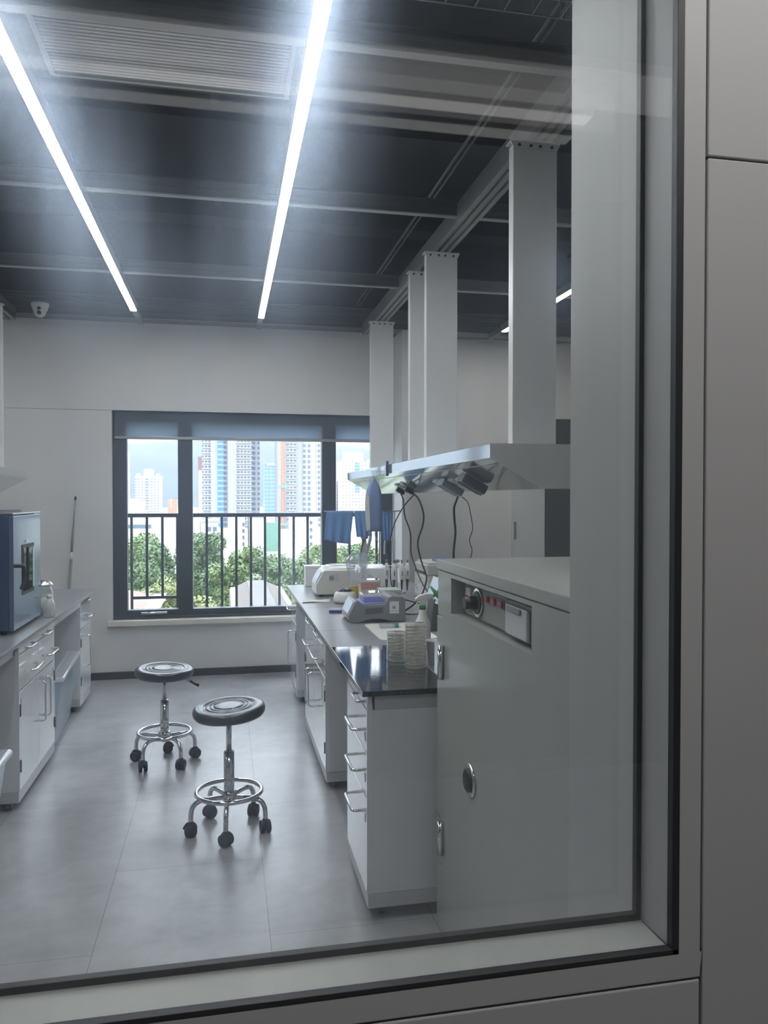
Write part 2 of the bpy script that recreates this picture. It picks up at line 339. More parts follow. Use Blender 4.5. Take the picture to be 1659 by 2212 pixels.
# ------------------------------------------------------------------ corridor side: partition, frame, glass
YF = 1.15
struct('window_2', MB().box(.735, .775, YF, YF + .1, .791, 3.0).box(-3.0, .775, YF, YF + .1, .75, .791), M['corr_frame'],
       'grey aluminium frame of the glazed partition the photo looks through', cat='window frame', bevel=.0025, seg=3)
part = [o for o in COL.objects if o.name == 'window_2'][0]
MB().box(.7235, .737, 1.151, 1.168, .79, 3.0).box(-3.0, .735, 1.151, 1.168, .789, .8015).build('gasket', M['gasket'], part, bevel=.001)
MB().box(.7125, .7215, 1.247, 1.262, .80, 3.0).box(-3.0, .72, 1.247, 1.262, .799, .8115).build('gasket', M['gasket'], part, bevel=.001)
MB().box(-3.0, .7215, 1.166, 1.262, .785, .8).build('sill_panel', M['sillpanel'], part)
jm = MB(); jm.add([(.7215, 1.262, .8), (.7285, 1.166, .797), (.76, 1.166, .797), (.76, 1.262, .8), (.7215, 1.262, 3.0), (.7285, 1.166, 3.0), (.76, 1.166, 3.0), (.76, 1.262, 3.0)],
    [(0, 1, 5, 4), (1, 2, 6, 5), (2, 3, 7, 6), (3, 0, 4, 7)]); jm.build('jamb_panel', M['corr_frame'], part)
po = MB().box(-3.0, .731, 1.159, 1.163, .795, 3.0).build('glass_pane', M['pane_out'], part)
pi_ = MB().box(-3.0, .718, 1.253, 1.257, .803, 3.0).build('glass_pane', M['pane_in'], part)
struct('wall_front', MB().box(-3.0, .774, YF, YF + .12, 0, .7465), M['corr_panel'], 'grey partition panel below the glazing', cat='wall', bevel=.003)
struct('wall_front', MB().box(.7795, 3.0, YF, YF + .1, 0, 2.110), M['corr_panel'], 'grey partition panel to the right of the glazing, lower one', cat='wall', bevel=.002)
struct('wall_front', MB().box(.7795, 3.0, YF, YF + .1, 2.1135, 3.0), M['corr_panel'], 'grey partition panel to the right of the glazing, upper one', cat='wall', bevel=.002)
struct('wall_front', MB().box(.76, 5.0, YF + .02, YF + .115, 0, 3.95).box(-4.4, -3.0, YF, YF + .12, 0, 3.95).box(-3.0, .774, YF, YF + .12, 3.0, 3.95), M['gap'],
       'dark substructure showing in the joints of the partition', cat='wall')
struct('wall_right', MB().box(.718, 1.3, 1.266, 1.535, 0, 3.92), M['pier'], 'pale wall pier just behind the glass on the right', cat='wall')
# corridor shell behind the camera
struct('wall_front', MB().box(-3.1, 3.1, -1.9, -1.8, 0, 3.25), M['corr_dark'], 'dark corridor wall behind the viewer', cat='wall')
struct('wall_left', MB().box(-3.1, -3.0, -1.8, YF, 0, 3.25), M['corr_dark'], 'dark corridor end wall, left', cat='wall')
struct('wall_right', MB().box(3.0, 3.1, -1.8, YF, 0, 3.25), M['corr_dark'], 'dark corridor end wall, right', cat='wall')
struct('ceiling', MB().box(-3.1, 3.1, -1.9, YF, 3.25, 3.4), M['corr_dark'], 'dark corridor ceiling', cat='ceiling')
def corr_lamp(x0, x1, y0, y1, z, mat, label):
    t = thing('corridor_lamp', label, 'lamp', ((x0 + x1) / 2, (y0 + y1) / 2, z))
    MB().box(x0, x1, y0, y1, z + .008, 3.249).build('lamp_housing', M['corr_white'], t)
    MB().box(x0 + .01, x1 - .01, y0 + .01, y1 - .01, z, z + .008).build('diffuser', M[mat], t)
corr_lamp(-2.6, 1.56, -.88, -.79, 3.19, 'lamp_slim', 'slim ceiling lamp of the corridor mirrored faintly in the glass, ending near the pier')
corr_lamp(-2.9, 2.9, -.76, -.47, 3.2, 'lit_ceiling_glow', 'wide lit ceiling strip of the corridor, imitated by a dim glow, mirrored faintly in the glass')  # own glow stands in for ceiling lit by the slim lamp
corr_lamp(-1.0, 2.4, .18, .43, 3.2, 'lamp', 'ceiling lamp of the corridor above the glazed partition, out of the picture')

# ------------------------------------------------------------------ ceiling grid
def beam_x(y, z, label, h=.085, x0=-4.3, x1=4.9):
    m = MB(); m.box(x0, x1, y - .02, y + .02, z, z + .007)
    o = m.build('ceiling_beam', M['alu'], org=(0, y, z), bevel=.001); tag(o, label, 'ceiling beam', 'aluminium cross beams of the ceiling grid')
    m = MB(); m.box(x0, x1, y - .012, y + .012, z + .007, z + h * .5)
    m.box(x0, x1, y - .018, y + .018, z + h * .5, z + h * .56); m.box(x0, x1, y - .012, y + .012, z + h * .56, z + h - .006); m.box(x0, x1, y - .02, y + .02, z + h - .006, z + h)
    m.build('web', M['alu_dark'], o, bevel=.001); return o
beam_x(2.545, 3.03, 'aluminium ceiling cross beam nearest the glass, above the slatted grille')
beam_x(3.95, 3.03, 'aluminium ceiling cross beam, second from the glass, halfway along the light strips')
beam_x(5.35, 3.03, 'aluminium ceiling cross beam, third from the glass, next before the window wall')
wb = MB()
for z0, z1, y in ((3.055, 3.065, 6.80), (3.065, 3.12, 6.83), (3.12, 3.128, 6.80), (3.128, 3.18, 6.84), (3.18, 3.188, 6.80), (3.19, 3.20, 6.78), (3.2, 3.23, 6.83), (3.23, 3.238, 6.79)):
    wb.box(-4.3, 4.9, y, 6.95, z0, z1)
o = wb.build('ceiling_beam', M['alu_dark'], org=(0, 6.8, 3.05), bevel=.001); tag(o, 'grey grooved ceiling profile running along the top of the window wall', 'ceiling beam')
MB().box(-4.3, 4.9, 6.795, 6.80, 3.054, 3.064).build('edge_strip', M['alu'], o)
def rail_y(xc, label):
    m = MB()
    for a, b_ in ((-.055, -.03), (-.012, .012), (.03, .055)): m.box(xc + a, xc + b_, 1.3, 6.8, 3.0, 3.045)
    m.box(xc - .055, xc + .055, 1.3, 6.8, 3.016, 3.03); m.box(xc - .055, xc - .048, 1.3, 6.8, 3.03, 3.1); m.box(xc + .048, xc + .055, 1.3, 6.8, 3.03, 3.1)
    o = m.build('ceiling_rail', M['alu'], org=(xc, 1.3, 3.0), bevel=.001); return tag(o, label, 'ceiling rail')
rail_y(1.25, 'grooved aluminium ceiling rail carrying the white columns on the right')
rail_y(-1.72, 'grooved aluminium ceiling rail above the left bench')
o = MB().tube([(1.12, 1.3, 3.235), (1.12, 6.7, 3.235)], .008).tube([(1.15, 1.3, 3.235), (1.15, 6.7, 3.235)], .006).build('conduit', M['alu_dark'], org=(1.12, 1.3, 3.235))
tag(o, 'pair of thin conduits running above the right ceiling rail', 'conduit')
# cable tray
tr = MB()
for y in (2.0, 2.1, 2.2, 2.32, 2.44): tr.tube([(-.1 if y > 2.05 else .3, y, 3.15), (2.4, y, 3.15)], .0028, 6)
x = -.1
while x < 2.4: tr.tube([(x, 2.0, 3.15), (x, 2.44, 3.15), (x, 2.44, 3.21)], .0028, 6); x += .1
tr.tube([(-.1, 2.44, 3.21), (2.4, 2.44, 3.21)], .0028, 6)
o = tr.build('cable_tray', M['alu'], org=(0, 2.2, 3.15)); tag(o, 'wire mesh cable tray hanging at the top of the picture', 'cable tray')
# slatted grille
gr = thing('air_grille', 'wide slatted grille in the ceiling between the two light strips', 'grille', (-.22, 3.03, 3.2))
gs = MB()
for k in range(17):
    y = 2.85 + .0215 * k; gs.prism([(y, 3.2), (y + .012, 3.2), (y + .016, 3.215), (y + .004, 3.215)], 'X', -.64, .24)
gs.build('slats', M['skirt'], gr)
MB().box(-.66, -.64, 2.83, 3.24, 3.195, 3.225).box(.24, .26, 2.83, 3.24, 3.195, 3.225).box(-.66, .26, 2.82, 2.845, 3.195, 3.225).box(-.66, .26, 3.225, 3.24, 3.195, 3.225).build('frame', M['alu'], gr)
MB().box(-.66, .26, 2.83, 3.24, 3.226, 3.3).build('backing', M['alu_dark'], gr)
# light strips
def led(xc, y0, y1, label):
    t = thing('light_strip', label, 'light', (xc, y0, 3.0), 'long ceiling light strips')
    MB().box(xc - .026, xc + .026, y0, y1, 3.004, 3.06).build('housing', M['alu'], t, bevel=.002)
    MB().box(xc - .021, xc + .021, y0 + .02, y1 - .02, 2.998, 3.004).build('diffuser', M['led'], t)
    MB().box(xc - .02, xc + .02, y1, 6.79, 3.01, 3.05).build('end_channel', M['alu_dark'], t)
led(-.69, 2.0, 6.29, 'glowing white ceiling light strip on the left, running toward the window')
led(.286, 2.0, 6.34, 'glowing white ceiling light strip in the middle, crossing the top of the picture')
led(2.38, 2.0, 6.44, 'ceiling light strip on the far right, mostly hidden by the white columns')
led(-2.9, 1.6, 6.3, 'unseen ceiling light strip added over the left bench to light the room')  # extra strip outside the view, added for its light
# CCTV camera
cc = thing('security_camera', 'small white dome security camera under the ceiling, upper left', 'camera', (-1.45, 6.66, 3.12))
MB().lathe([(.0, 3.115), (.066, 3.115), (.068, 3.10), (.055, 3.06), (.045, 3.04)], (-1.45, 6.66, 0)).build('mount', M['wplastic'], cc)
MB().lathe([(0, -.05), (.02, -.046), (.04, -.03), (.05, 0), (.045, .025), (.02, .045), (0, .05)], (-1.45, 6.655, 3.05)).build('dome', M['wplastic'], cc)
for z in (3.063, 3.030): MB().cyl((-1.447, 6.60, z), (-1.444, 6.62, z), .014, 20).build('lens', M['rubber'], cc)
o = MB().box(-1.52, -1.38, 6.60, 6.79, 3.116, 3.122).build('camera_bracket', M['alu_dark'], cc)

# ------------------------------------------------------------------ service columns and wings
def column(xc, yc, z0, label, w_=.19, d=.05):
    t = thing('service_column', label, 'column', (xc, yc, z0), 'white service columns hanging from the ceiling rail')
    MB().box(xc - w_ / 2, xc + w_ / 2, yc - d / 2, yc + d / 2, z0, 2.985).build('duct', M['duct'], t, bevel=.003)
    f = MB().box(xc - w_ / 2 - .012, xc + w_ / 2 + .012, yc - d / 2 - .004, yc + d / 2 + .004, 2.992, 3.0)
    f.prism([(xc - w_ / 2 - .012, 2.992), (xc - w_ / 2 + .002, 2.965), (xc + w_ / 2 - .002, 2.965), (xc + w_ / 2 + .012, 2.992)], 'Y', yc - d / 2 - .003, yc - d / 2 + .004)
    fl = f.build('flange', M['duct'], t, bevel=.001)
    bo = MB()
    for k in (-.07, -.02, .02, .07): bo.cyl((xc + k, yc - d / 2 - .006, 2.98), (xc + k, yc - d / 2 - .002, 2.98), .006, 12)
    bo.build('bolts', M['rubber'], fl)
    return t
column(1.238, 3.01, 1.76, 'wide white service column nearest the glass, above the near end of the wing')
column(1.253, 4.45, 1.76, 'white service column in the middle, right one of the close pair')
column(1.250, 4.85, 1.76, 'white service column just behind the middle one, mostly hidden')
column(1.262, 6.27, 1.76, 'white service column farthest away, in front of the window edge')
column(-1.72, 6.25, 1.76, 'white service column at the left picture edge above the left wing')
def wing(xc, y0, y1, label):
    t = thing('service_wing', label, 'service wing', (xc, y0, 1.588))
    pr = [(xc - .275, 1.76), (xc - .275, 1.705), (xc - .065, 1.588), (xc + .065, 1.588), (xc + .275, 1.705), (xc + .275, 1.76)]
    MB().prism(pr, 'Y', y0 + .004, y1 - .004).build('shell', M['wingshell'], t, bevel=.002)
    pe = [(a * 1 + (a - xc) * .006, b_) for a, b_ in pr]
    MB().prism(pe, 'Y', y0, y0 + .004).build('end_panel', M['duct'], t)
    MB().prism(pe, 'Y', y1 - .004, y1).build('end_panel', M['duct'], t)
    return t
M['wingshell'] = pbr('polished_white_steel', (0.66, 0.67, 0.68), 0.10, 0.75, bump=0.03, bscale=3, coat=0.4)
wg = wing(1.26, 2.8, 6.31, 'hanging white service wing with sockets above the right bench')
wing(-1.735, 2.8, 6.3, 'hanging white service wing above the left bench, cut by the picture edge')
# outward slope normal on the aisle side of the right wing: from lip (0.985,1.705) to (1.195,1.588)
def on_slope(u, y, out=0.0):
    """point on the wing's underside slope; u 0 at the lip, 1 at the bottom edge"""
    x = .985 + .21 * u; z = 1.705 - .117 * u; nx, nz = -.487, -.874
    return Vector((x + nx * out, y, z + nz * out))
def slope_box(u0, u1, y0, y1, h, mat, name, parent, out0=0.0, bevel=.003, org=None):
    a = [on_slope(u0, y0, out0), on_slope(u1, y0, out0), on_slope(u1, y1, out0), on_slope(u0, y1, out0),
         on_slope(u0, y0, out0 + h), on_slope(u1, y0, out0 + h), on_slope(u1, y1, out0 + h), on_slope(u0, y1, out0 + h)]
    return MB().add(a, [(0, 3, 2, 1), (4, 5, 6, 7), (0, 1, 5, 4), (1, 2, 6, 5), (2, 3, 7, 6), (3, 0, 4, 7)]).build(name, mat, parent, org=org, bevel=bevel)
MB().tube([on_slope(.18, 2.82, .001), on_slope(.18, 6.28, .001)], .0015, 6).build('seam', M['wplastic'], wg)
for y in (4.78, 4.94, 3.98, 3.84, 3.70, 3.56):
    sk = slope_box(.5, .86, y - .045, y + .045, .008, M['wplastic'], 'socket', wg)
    for dy in (-.015, .015):
        slope_box(.6, .72, y + dy - .002, y + dy + .002, .001, M['black'], 'slot', sk, .008, 0)

# ------------------------------------------------------------------ benches
def slab(x0, x1, y0, y1, mat, label, group=None, z1=.85, t=.02):
    o = MB().box(x0, x1, y0, y1, z1 - t, z1).build('worktop', mat, org=(x0, y0, z1 - t), bevel=.0015)
    return tag(o, label, 'worktop', group)
wt = slab(.484, .818, 2.755, 3.615, M['top_gloss'], 'glossy black worktop piece at the near end of the right bench, mirroring the window')
slab(.819, 2.04, 2.755, 3.615, M['top_satin'], 'satin grey worktop piece behind the glossy one, next to the drying oven')
wt3 = slab(.484, 2.04, 3.617, 4.07, M['top_satin'], 'satin grey worktop piece of the right bench under the white mat')
slab(.484, 2.04, 4.073, 4.945, M['top_satin'], 'satin grey worktop piece of the right bench under the grey instrument')
wt5 = slab(.484, 2.04, 4.948, 6.292, M['top_satin'], 'satin grey worktop piece at the window end of the right bench')
wl1 = slab(-2.5, -.985, 2.2, 5.15, M['top_satin'], 'satin grey worktop of the left bench, near piece under the blue oven')
slab(-2.5, -.985, 5.152, 6.361, M['top_satin'], 'satin grey worktop of the left bench, far piece toward the window')
def apron(par, x0, x1, y0, y1):
    MB().box(x0, x1, y0, y1, .775, .829).build('apron_rail', M['skirt'], par, bevel=.002)
apron(wt3, .525, 2.0, 3.26, 4.04); apron(wt5, .535, 2.0, 5.14, 5.84); apron(wl1, -2.45, -1.02, 4.91, 5.87); apron(wl1, -2.45, -1.02, 2.3, 4.07)
def handle(parent, xa, s, ya, yb, z, out=.05, vertical=None, r=.0055, mat=None, name='handle'):
    """bow handle; s=-1 sticks out toward -X"""
    c = .014; xo = xa + s * out
    if vertical is None:
        pts = [(xa, ya, z), (xo - s * c, ya, z), (xo - s * c * .3, ya + c * .3, z), (xo, ya + c, z), (xo, yb - c, z), (xo - s * c * .3, yb - c * .3, z), (xo - s * c, yb, z), (xa, yb, z)]
    else:
        z0, z1 = vertical
        pts = [(xa, ya, z0), (xo - s * c, ya, z0), (xo - s * c * .3, ya, z0 + c * .3), (xo, ya, z0 + c), (xo, ya, z1 - c), (xo - s * c * .3, ya, z1 - c * .3), (xo - s * c, ya, z1), (xa, ya, z1)]
    return MB().tube(pts, r, 10).build(name, mat or M['chrome'], parent)
def caster(parent, x, y, top, s):
    m = MB().cyl((x - .012, y, .028), (x + .012, y, .028), .028, 20).box(x - .02, x + .02, y - .022, y + .022, .045, top)
    m.box(x - .016 + s * .03, x + .016 + s * .03, y + .0, y + .03, .03, .04)
    m.build('caster', M['rubber'], parent, bevel=.002)
def cabinet(label, xf, s, y0, y1, depth, drawers=(), doors=None, dhandles=(), handle_reflections=()):
    """xf front plane, s=+1 cabinet body lies toward +X (front faces -X)"""
    def X(d): return xf + s * d
    def bx(m, d0, d1, a, b_, z0, z1): a0, a1 = sorted((X(d0), X(d1))); return m.box(a0, a1, a, b_, z0, z1)
    t = thing('lab_cabinet', label, 'cabinet', (X(.2), (y0 + y1) / 2, 0))
    bx(MB(), .02, depth, y0, y1, .10, .775).build('body', M['white'], t, bevel=.002)
    bx(MB(), .0, .02, y0, y0 + .008, .10, .80).build('side_stile', M['white'], t)
    bx(MB(), .0, .02, y1 - .008, y1, .10, .80).build('side_stile', M['white'], t)
    bx(MB(), .03, depth - .03, y0 + .002, y1 - .002, .775, .829).build('top_rail', M['skirt'], t)
    bx(MB(), .004, depth, y0 + .001, y1 - .001, .045, .10).build('plinth', M['skirt'], t, bevel=.002)
    bx(MB(), .004, .02, y0 + .008, y1 - .008, .777, .827).build('fascia', M['front'], t, bevel=.0015)
    for dd in (.06, depth - .06):
        for yy in (y0 + .05, y1 - .05): caster(t, X(dd), yy, .047, -s if dd < .1 else s)
    for (a, b_, z0, z1, ha, hb, hz) in drawers:
        dr = bx(MB(), 0, .019, a, b_, z0, z1).build('drawer', M['front'], t, bevel=.002)
        handle(dr, X(0), -s, ha, hb, hz)
        ymid = a + .02 if s > 0 else b_ - .035
        lf = bx(MB(), -.002, 0, ymid, ymid + .02, hz - .045, hz - .012)
        lf.build('label_holder', M['steel'], dr)
    if doors:
        z0, z1, mids = doors[0], doors[1], doors[2]
        for i in range(len(mids) - 1):
            dr = bx(MB(), 0, .019, mids[i] + .0015, mids[i + 1] - .0015, z0, z1).build('door', M['front'], t, bevel=.002)
            hy, hz0, hz1 = dhandles[i]
            handle(dr, X(0), -s, hy, hy, 0, vertical=(hz0, hz1))
            hs = mids[i] + .004 if i == 0 else mids[i + 1] - .012
            for zz in (z0 + .09, z1 - .12):
                bx(MB(), -.006, 0, hs, hs + .009, zz, zz + .06).build('hinge', M['dgrey'], dr)
            bx(MB(), -.002, 0, hs + (.02 if i == 0 else -.035), hs + (.035 if i == 0 else -.02), z1 - .07, z1 - .035).build('label_holder', M['steel'], dr)
    for (a, b_, z) in handle_reflections:  # small modelled bows that imitate reflections of the drawer handles
        handle(t, X(.004), -s, a, b_, z, out=.03, r=.005, mat=M['steel'], name='handle_reflection')
    return t
cabinet('near white drawer cabinet of the right bench, three drawers, beside the drying oven', .503, 1, 2.77, 3.24, .72,
        drawers=[(2.78, 3.23, .622, .772, 2.80, 2.98, .70), (2.78, 3.23, .456, .614, 2.80, 2.98, .55), (2.78, 3.23, .105, .449, 2.80, 2.98, .40)],
        handle_reflections=[(2.84, 2.97, .792)])
cabinet('middle white cabinet of the right bench with two drawers over two doors', .515, 1, 4.06, 5.13, .72,
        drawers=[(4.07, 4.59, .60, .772, 4.18, 4.40, .68), (4.60, 5.12, .60, .772, 4.62, 4.82, .672)],
        doors=(.105, .592, (4.07, 4.60, 5.12)), dhandles=[(4.45, .35, .545), (4.62, .34, .535)],
        handle_reflections=[(4.22, 4.42, .792), (4.66, 4.84, .792)])
cabinet('farthest white cabinet of the right bench, one drawer and one door, near the window', .52, 1, 5.85, 6.28, .72,
        drawers=[(5.86, 6.27, .60, .772, 6.02, 6.16, .69)], doors=(.105, .592, (5.86, 6.27)), dhandles=[(5.98, .28, .53)])
cabinet('white cabinet of the left bench with two drawers over two doors', -1.0, -1, 4.085, 4.895, .72,
        drawers=[(4.093, 4.48, .60, .772, 4.20, 4.40, .68), (4.488, 4.887, .60, .772, 4.58, 4.80, .68)],
        doors=(.105, .592, (4.093, 4.485, 4.887)), dhandles=[(4.42, .36, .57), (4.54, .36, .57)],
        handle_reflections=[(4.22, 4.36, .792), (4.6, 4.72, .792)])
cabinet('small far white cabinet of the left bench beyond the blue storage bin', -1.03, -1, 5.90, 6.33, .70,
        drawers=[(5.91, 6.32, .60, .772, 6.02, 6.18, .68)], doors=(.105, .592, (5.91, 6.32)), dhandles=[(6.0, .33, .55)], handle_reflections=[(6.08, 6.2, .792)])

# storage bins
def bin_(x0, x1, y0, y1, h, label, lx=.02):
    t = thing('storage_bin', label, 'storage bin', ((x0 + x1) / 2, (y0 + y1) / 2, 0))
    i = .05
    vs = [(x0 + i, y0 + i, .012), (x1 - i, y0 + i, .012), (x1 - i, y1 - i, .012), (x0 + i, y1 - i, .012), (x0, y0, h - .05), (x1, y0, h - .05), (x1, y1, h - .05), (x0, y1, h - .05)]
    MB().add(vs, [(0, 3, 2, 1), (0, 1, 5, 4), (1, 2, 6, 5), (2, 3, 7, 6), (3, 0, 4, 7)]).build('tub', M['bin_blue'], t, bevel=.02, seg=3)
    MB().box(x0 + i + .03, x1 - i - .03, y0 + i + .03, y1 - i - .03, .016, h * .55).build('contents', M['skirt'], t, bevel=.01)
    l = MB().box(x0 - lx, x1 + lx, y0 - lx, y1 + lx, h - .055, h - .02)
    ld = l.build('lid', M['bin_lid'], t, bevel=.016, seg=4)
    rb = MB().box(x0 + .05, x1 - .05, y0 + .05, y1 - .05, h - .02, h - .008)
    for k in range(3): rb.box(x0 + .07 + k * .1, x0 + .1 + k * .1, y0 + .08, y1 - .08, h - .008, h - .002)
    rb.build('lid_ribs', M['bin_lid'], ld, bevel=.004)
    for sx in (x0 + .07, x1 - .07):
        for yy in (y0 + .1, y1 - .1): MB().cyl((sx - .01, yy, .014), (sx + .01, yy, .014), .014, 14).build('wheel', M['rubber'], t)
    return t
b1 = bin_(-1.51, -1.005, 4.965, 5.80, .49, 'blue tinted plastic storage bin with milky lid between the left bench cabinets')
b1.rotation_euler.z = R(3.6)
bin_(-1.42, -.94, 2.95, 3.64, .47, 'clear plastic storage bin with white lid cut by the left picture edge')

# ------------------------------------------------------------------ stools
def stool(cx, cy, zs, rot, lever, label, tilt):
    t = thing('lab_stool', label, 'stool', (cx, cy, 0), 'round black lab stools')
    ro = Matrix.Rotation(tilt, 3, 'Y') @ Matrix.Rotation(R(2), 3, 'X')
    prof = [(0, -.05), (.14, -.05), (.157, -.046), (.166, -.034), (.168, -.02), (.164, -.006), (.154, .0), (.112, .0), (.109, -.004), (.106, .0), (.092, .001), (.089, -.003), (.086, .001), (.074, .002), (.071, -.002), (.068, .002), (.05, .003), (0, .003)]
    MB().lathe(prof, (cx, cy, zs), 64, ro).build('seat', M['seat'], t)
    MB().cyl((cx, cy, .37), (cx, cy, zs - .047), .0125, 24).build('gas_rod', M['chrome'], t)
    MB().lathe([(0, zs - .06), (.05, zs - .06), (.05, zs - .052), (0, zs - .052)], (cx, cy, 0)).build('seat_plate', M['black'], t)
    MB().lathe([(.0, .155), (.024, .155), (.024, .21), (.0235, .212), (.0245, .214), (.0245, .368), (.0, .372)], (cx, cy, 0)).build('column_sleeve', M['chrome'], t)
    MB().lathe([(.0, .125), (.02, .125), (.034, .15), (.036, .18), (.026, .186), (0, .186)], (cx, cy, 0)).build('hub', M['chrome'], t)
    zr = .168
    MB().tube([(cx + .15 * math.cos(a), cy + .15 * math.sin(a), zr + .012) for a in [2 * math.pi * k / 48 for k in range(48)]], .010, 10, closed=True).build('foot_ring', M['chrome'], t)
    for k in range(5):
        a = rot + k * 2 * math.pi / 5; ca, sa = math.cos(a), math.sin(a)
        P = lambda r_, z_: (cx + ca * r_, cy + sa * r_, z_)
        pts = spline([P(.02, .155), P(.09, .158), P(.135, .155), P(.165, .137), P(.177, .105), P(.178, .062)], 5)
        lg = MB().tube(pts, .011, 10).build('leg', M['chrome'], t)
        wa = a + .9 + k * 1.3; wx, wy = math.cos(wa), math.sin(wa); px, py = P(.178, 0)[:2]
        w_ = MB()
        for sgn in (-1, 1):
            q = Vector((px - wy * .014 * sgn, py + wx * .016 * sgn, .029)); e = Vector((-wy, wx, 0)) * .010
            w_.tube([q - e, q - e * .8, q + e * .8, q + e], [.02, .029, .029, .02], 22)
        w_.tube([(px, py, .03), (px, py, .066)], .012, 14)
        w_.tube(spline([(px - wx * .02, py - wy * .02, .035), (px - wx * .01, py - wy * .01, .052), (px + wx * .012, py + wy * .012, .054), (px + wx * .027, py + wy * .027, .033)], 4), .011, 10)
        w_.build('caster', M['rubber'], lg)
    if lever:
        dx, dy = math.cos(lever), math.sin(lever)
        l = MB().tube([(cx, cy, zs - .056), (cx + dx * .13, cy + dy * .13, zs - .066), (cx + dx * .16, cy + dy * .16, zs - .08)], .004, 8).build('lever', M['steel'], t)
        MB().tube([(cx + dx * .155, cy + dy * .155, zs - .073), (cx + dx * .21, cy + dy * .21, zs - .1)], [.007, .009], 10).build('lever_grip', M['black'], l)
    return t
stool(.012, 3.68, .583, R(-95), None, 'round black lab stool nearer the viewer, on five casters', R(-3))
stool(-.355, 4.70, .557, R(-128), R(-18), 'round black lab stool farther back, with a height lever sticking out', R(2))

# ------------------------------------------------------------------ drying oven (right foreground)
ov = thing('drying_oven', 'large beige grey laboratory drying oven standing on the floor at the right', 'oven', (1.2, 2.1, 0))
XO = .745
ob = MB()
y0o, y1o = 1.56, 2.665
# carcass with a real recess for the controls (x .745 -> .80, y 1.79..2.482, slanted band approximated by its own frame)
ob.box(XO, 1.5, y0o, y1o, .03, 1.165).box(XO, 1.5, y0o, y1o, 1.285, 1.335).box(XO, 1.5, 2.485, y1o, 1.165, 1.285).box(XO, 1.5, y0o, 1.79, 1.165, 1.285).box(XO + .045, 1.5, 1.79, 2.485, 1.165, 1.285)
M_ = ob.build('body', M['oven'], ov)
MB().box(.735, 1.52, y0o - .01, y1o + .003, 1.3, 1.336).build('top_cover', M['oven'], ov, bevel=.004)
pn = MB().box(XO + .038, XO + .0455, 1.795, 2.48, 1.17, 1.28).build('control_panel', M['ovenin'], ov, bevel=.001)
door = MB().box(XO - .008, XO, y0o, 2.59, .05, 1.165).box(XO - .008, XO, y0o, 2.59, 1.285, 1.298).box(XO - .008, XO, y0o, 1.79, 1.165, 1.285).box(XO - .008, XO, 2.485, 2.59, 1.165, 1.285).build('door', M['oven'], ov)
st = MB().box(XO - .006, XO, 2.596, y1o, .05, .262).box(XO - .006, XO, 2.596, y1o, .266, 1.135).box(XO - .003, XO, 2.596, y1o, 1.139, 1.298).build('side_strip', M['oven'], ov, bevel=.002)
for z in (.372, .985):
    h = MB().box(XO - .016, XO - .006, 2.575, 2.668, z - .058, z + .058).build('hinge', M['steel'], ov, bevel=.003)
    MB().tube([(XO - .018, 2.578, z - .06), (XO - .018, 2.578, z + .06)], .011, 14).build('hinge_pin', M['chrome'], h)
kk = MB().tube([(XO + .038, 2.33, 1.222), (XO + .03, 2.33, 1.222)], .045, 40).build('dial_plate', M['chrome'], ov)
MB().tube([(XO + .031, 2.33, 1.222), (XO + .027, 2.33, 1.222)], .036, 40).build('dial_scale', M['dgrey'], kk)
MB().tube([(XO + .028, 2.33, 1.222), (XO - .012, 2.33, 1.222)], [.021, .019], 28).build('dial_knob', M['black'], kk)
bk = MB().box(XO + .028, XO + .038, 2.395, 2.44, 1.19, 1.26).build('rocker_switch', M['wplastic'], ov, bevel=.002)
MB().box(XO + .022, XO + .029, 2.405, 2.43, 1.215, 1.235).build('switch_key', M['red'], bk, bevel=.002)
sp_ = MB().box(XO + .030, XO + .038, 2.06, 2.245, 1.175, 1.27).build('switch_panel', M['ovenin'], ov, bevel=.0015)
MB().box(XO + .026, XO + .030, 2.075, 2.235, 1.235, 1.262).build('switch_strip', M['gplastic'], sp_)
for y in (2.215, 2.155, 2.095): MB().box(XO + .018, XO + .026, y - .014, y + .014, 1.239, 1.258).build('red_switch', M['red'], sp_, bevel=.002)
sk_ = MB().box(XO + .02, XO + .038, 1.84, 2.03, 1.175, 1.272).build('socket_box', M['gplastic'], ov, bevel=.003)
MB().box(XO + .008, XO + .02, 1.865, 2.02, 1.18, 1.262).build('socket_cover', M['skirt'], sk_, bevel=.004)
MB().box(XO + .003, XO + .008, 1.90, 2.0, 1.245, 1.26).build('cover_latch', M['gplastic'], sk_, bevel=.002)
lk = MB().lathe([(0, 0), (.052, 0), (.052, .006), (.047, .009), (.04, .008), (.036, .006)], (XO - .008, 2.27, .683), 40, Matrix.Rotation(R(-90), 3, 'Y')).build('handle_ring', M['chrome'], ov)
MB().lathe([(.0, .014), (.030, .013), (.035, .009), (.035, .0)], (XO - .012, 2.27, .683), 40, Matrix.Rotation(R(-90), 3, 'Y')).build('latch_button', M['rubber'], lk)
for x in (.8, 1.4):
    for y in (1.62, 2.6): MB().cyl((x, y, 0), (x, y, .04), .02, 16).build('foot', M['rubber'], ov)

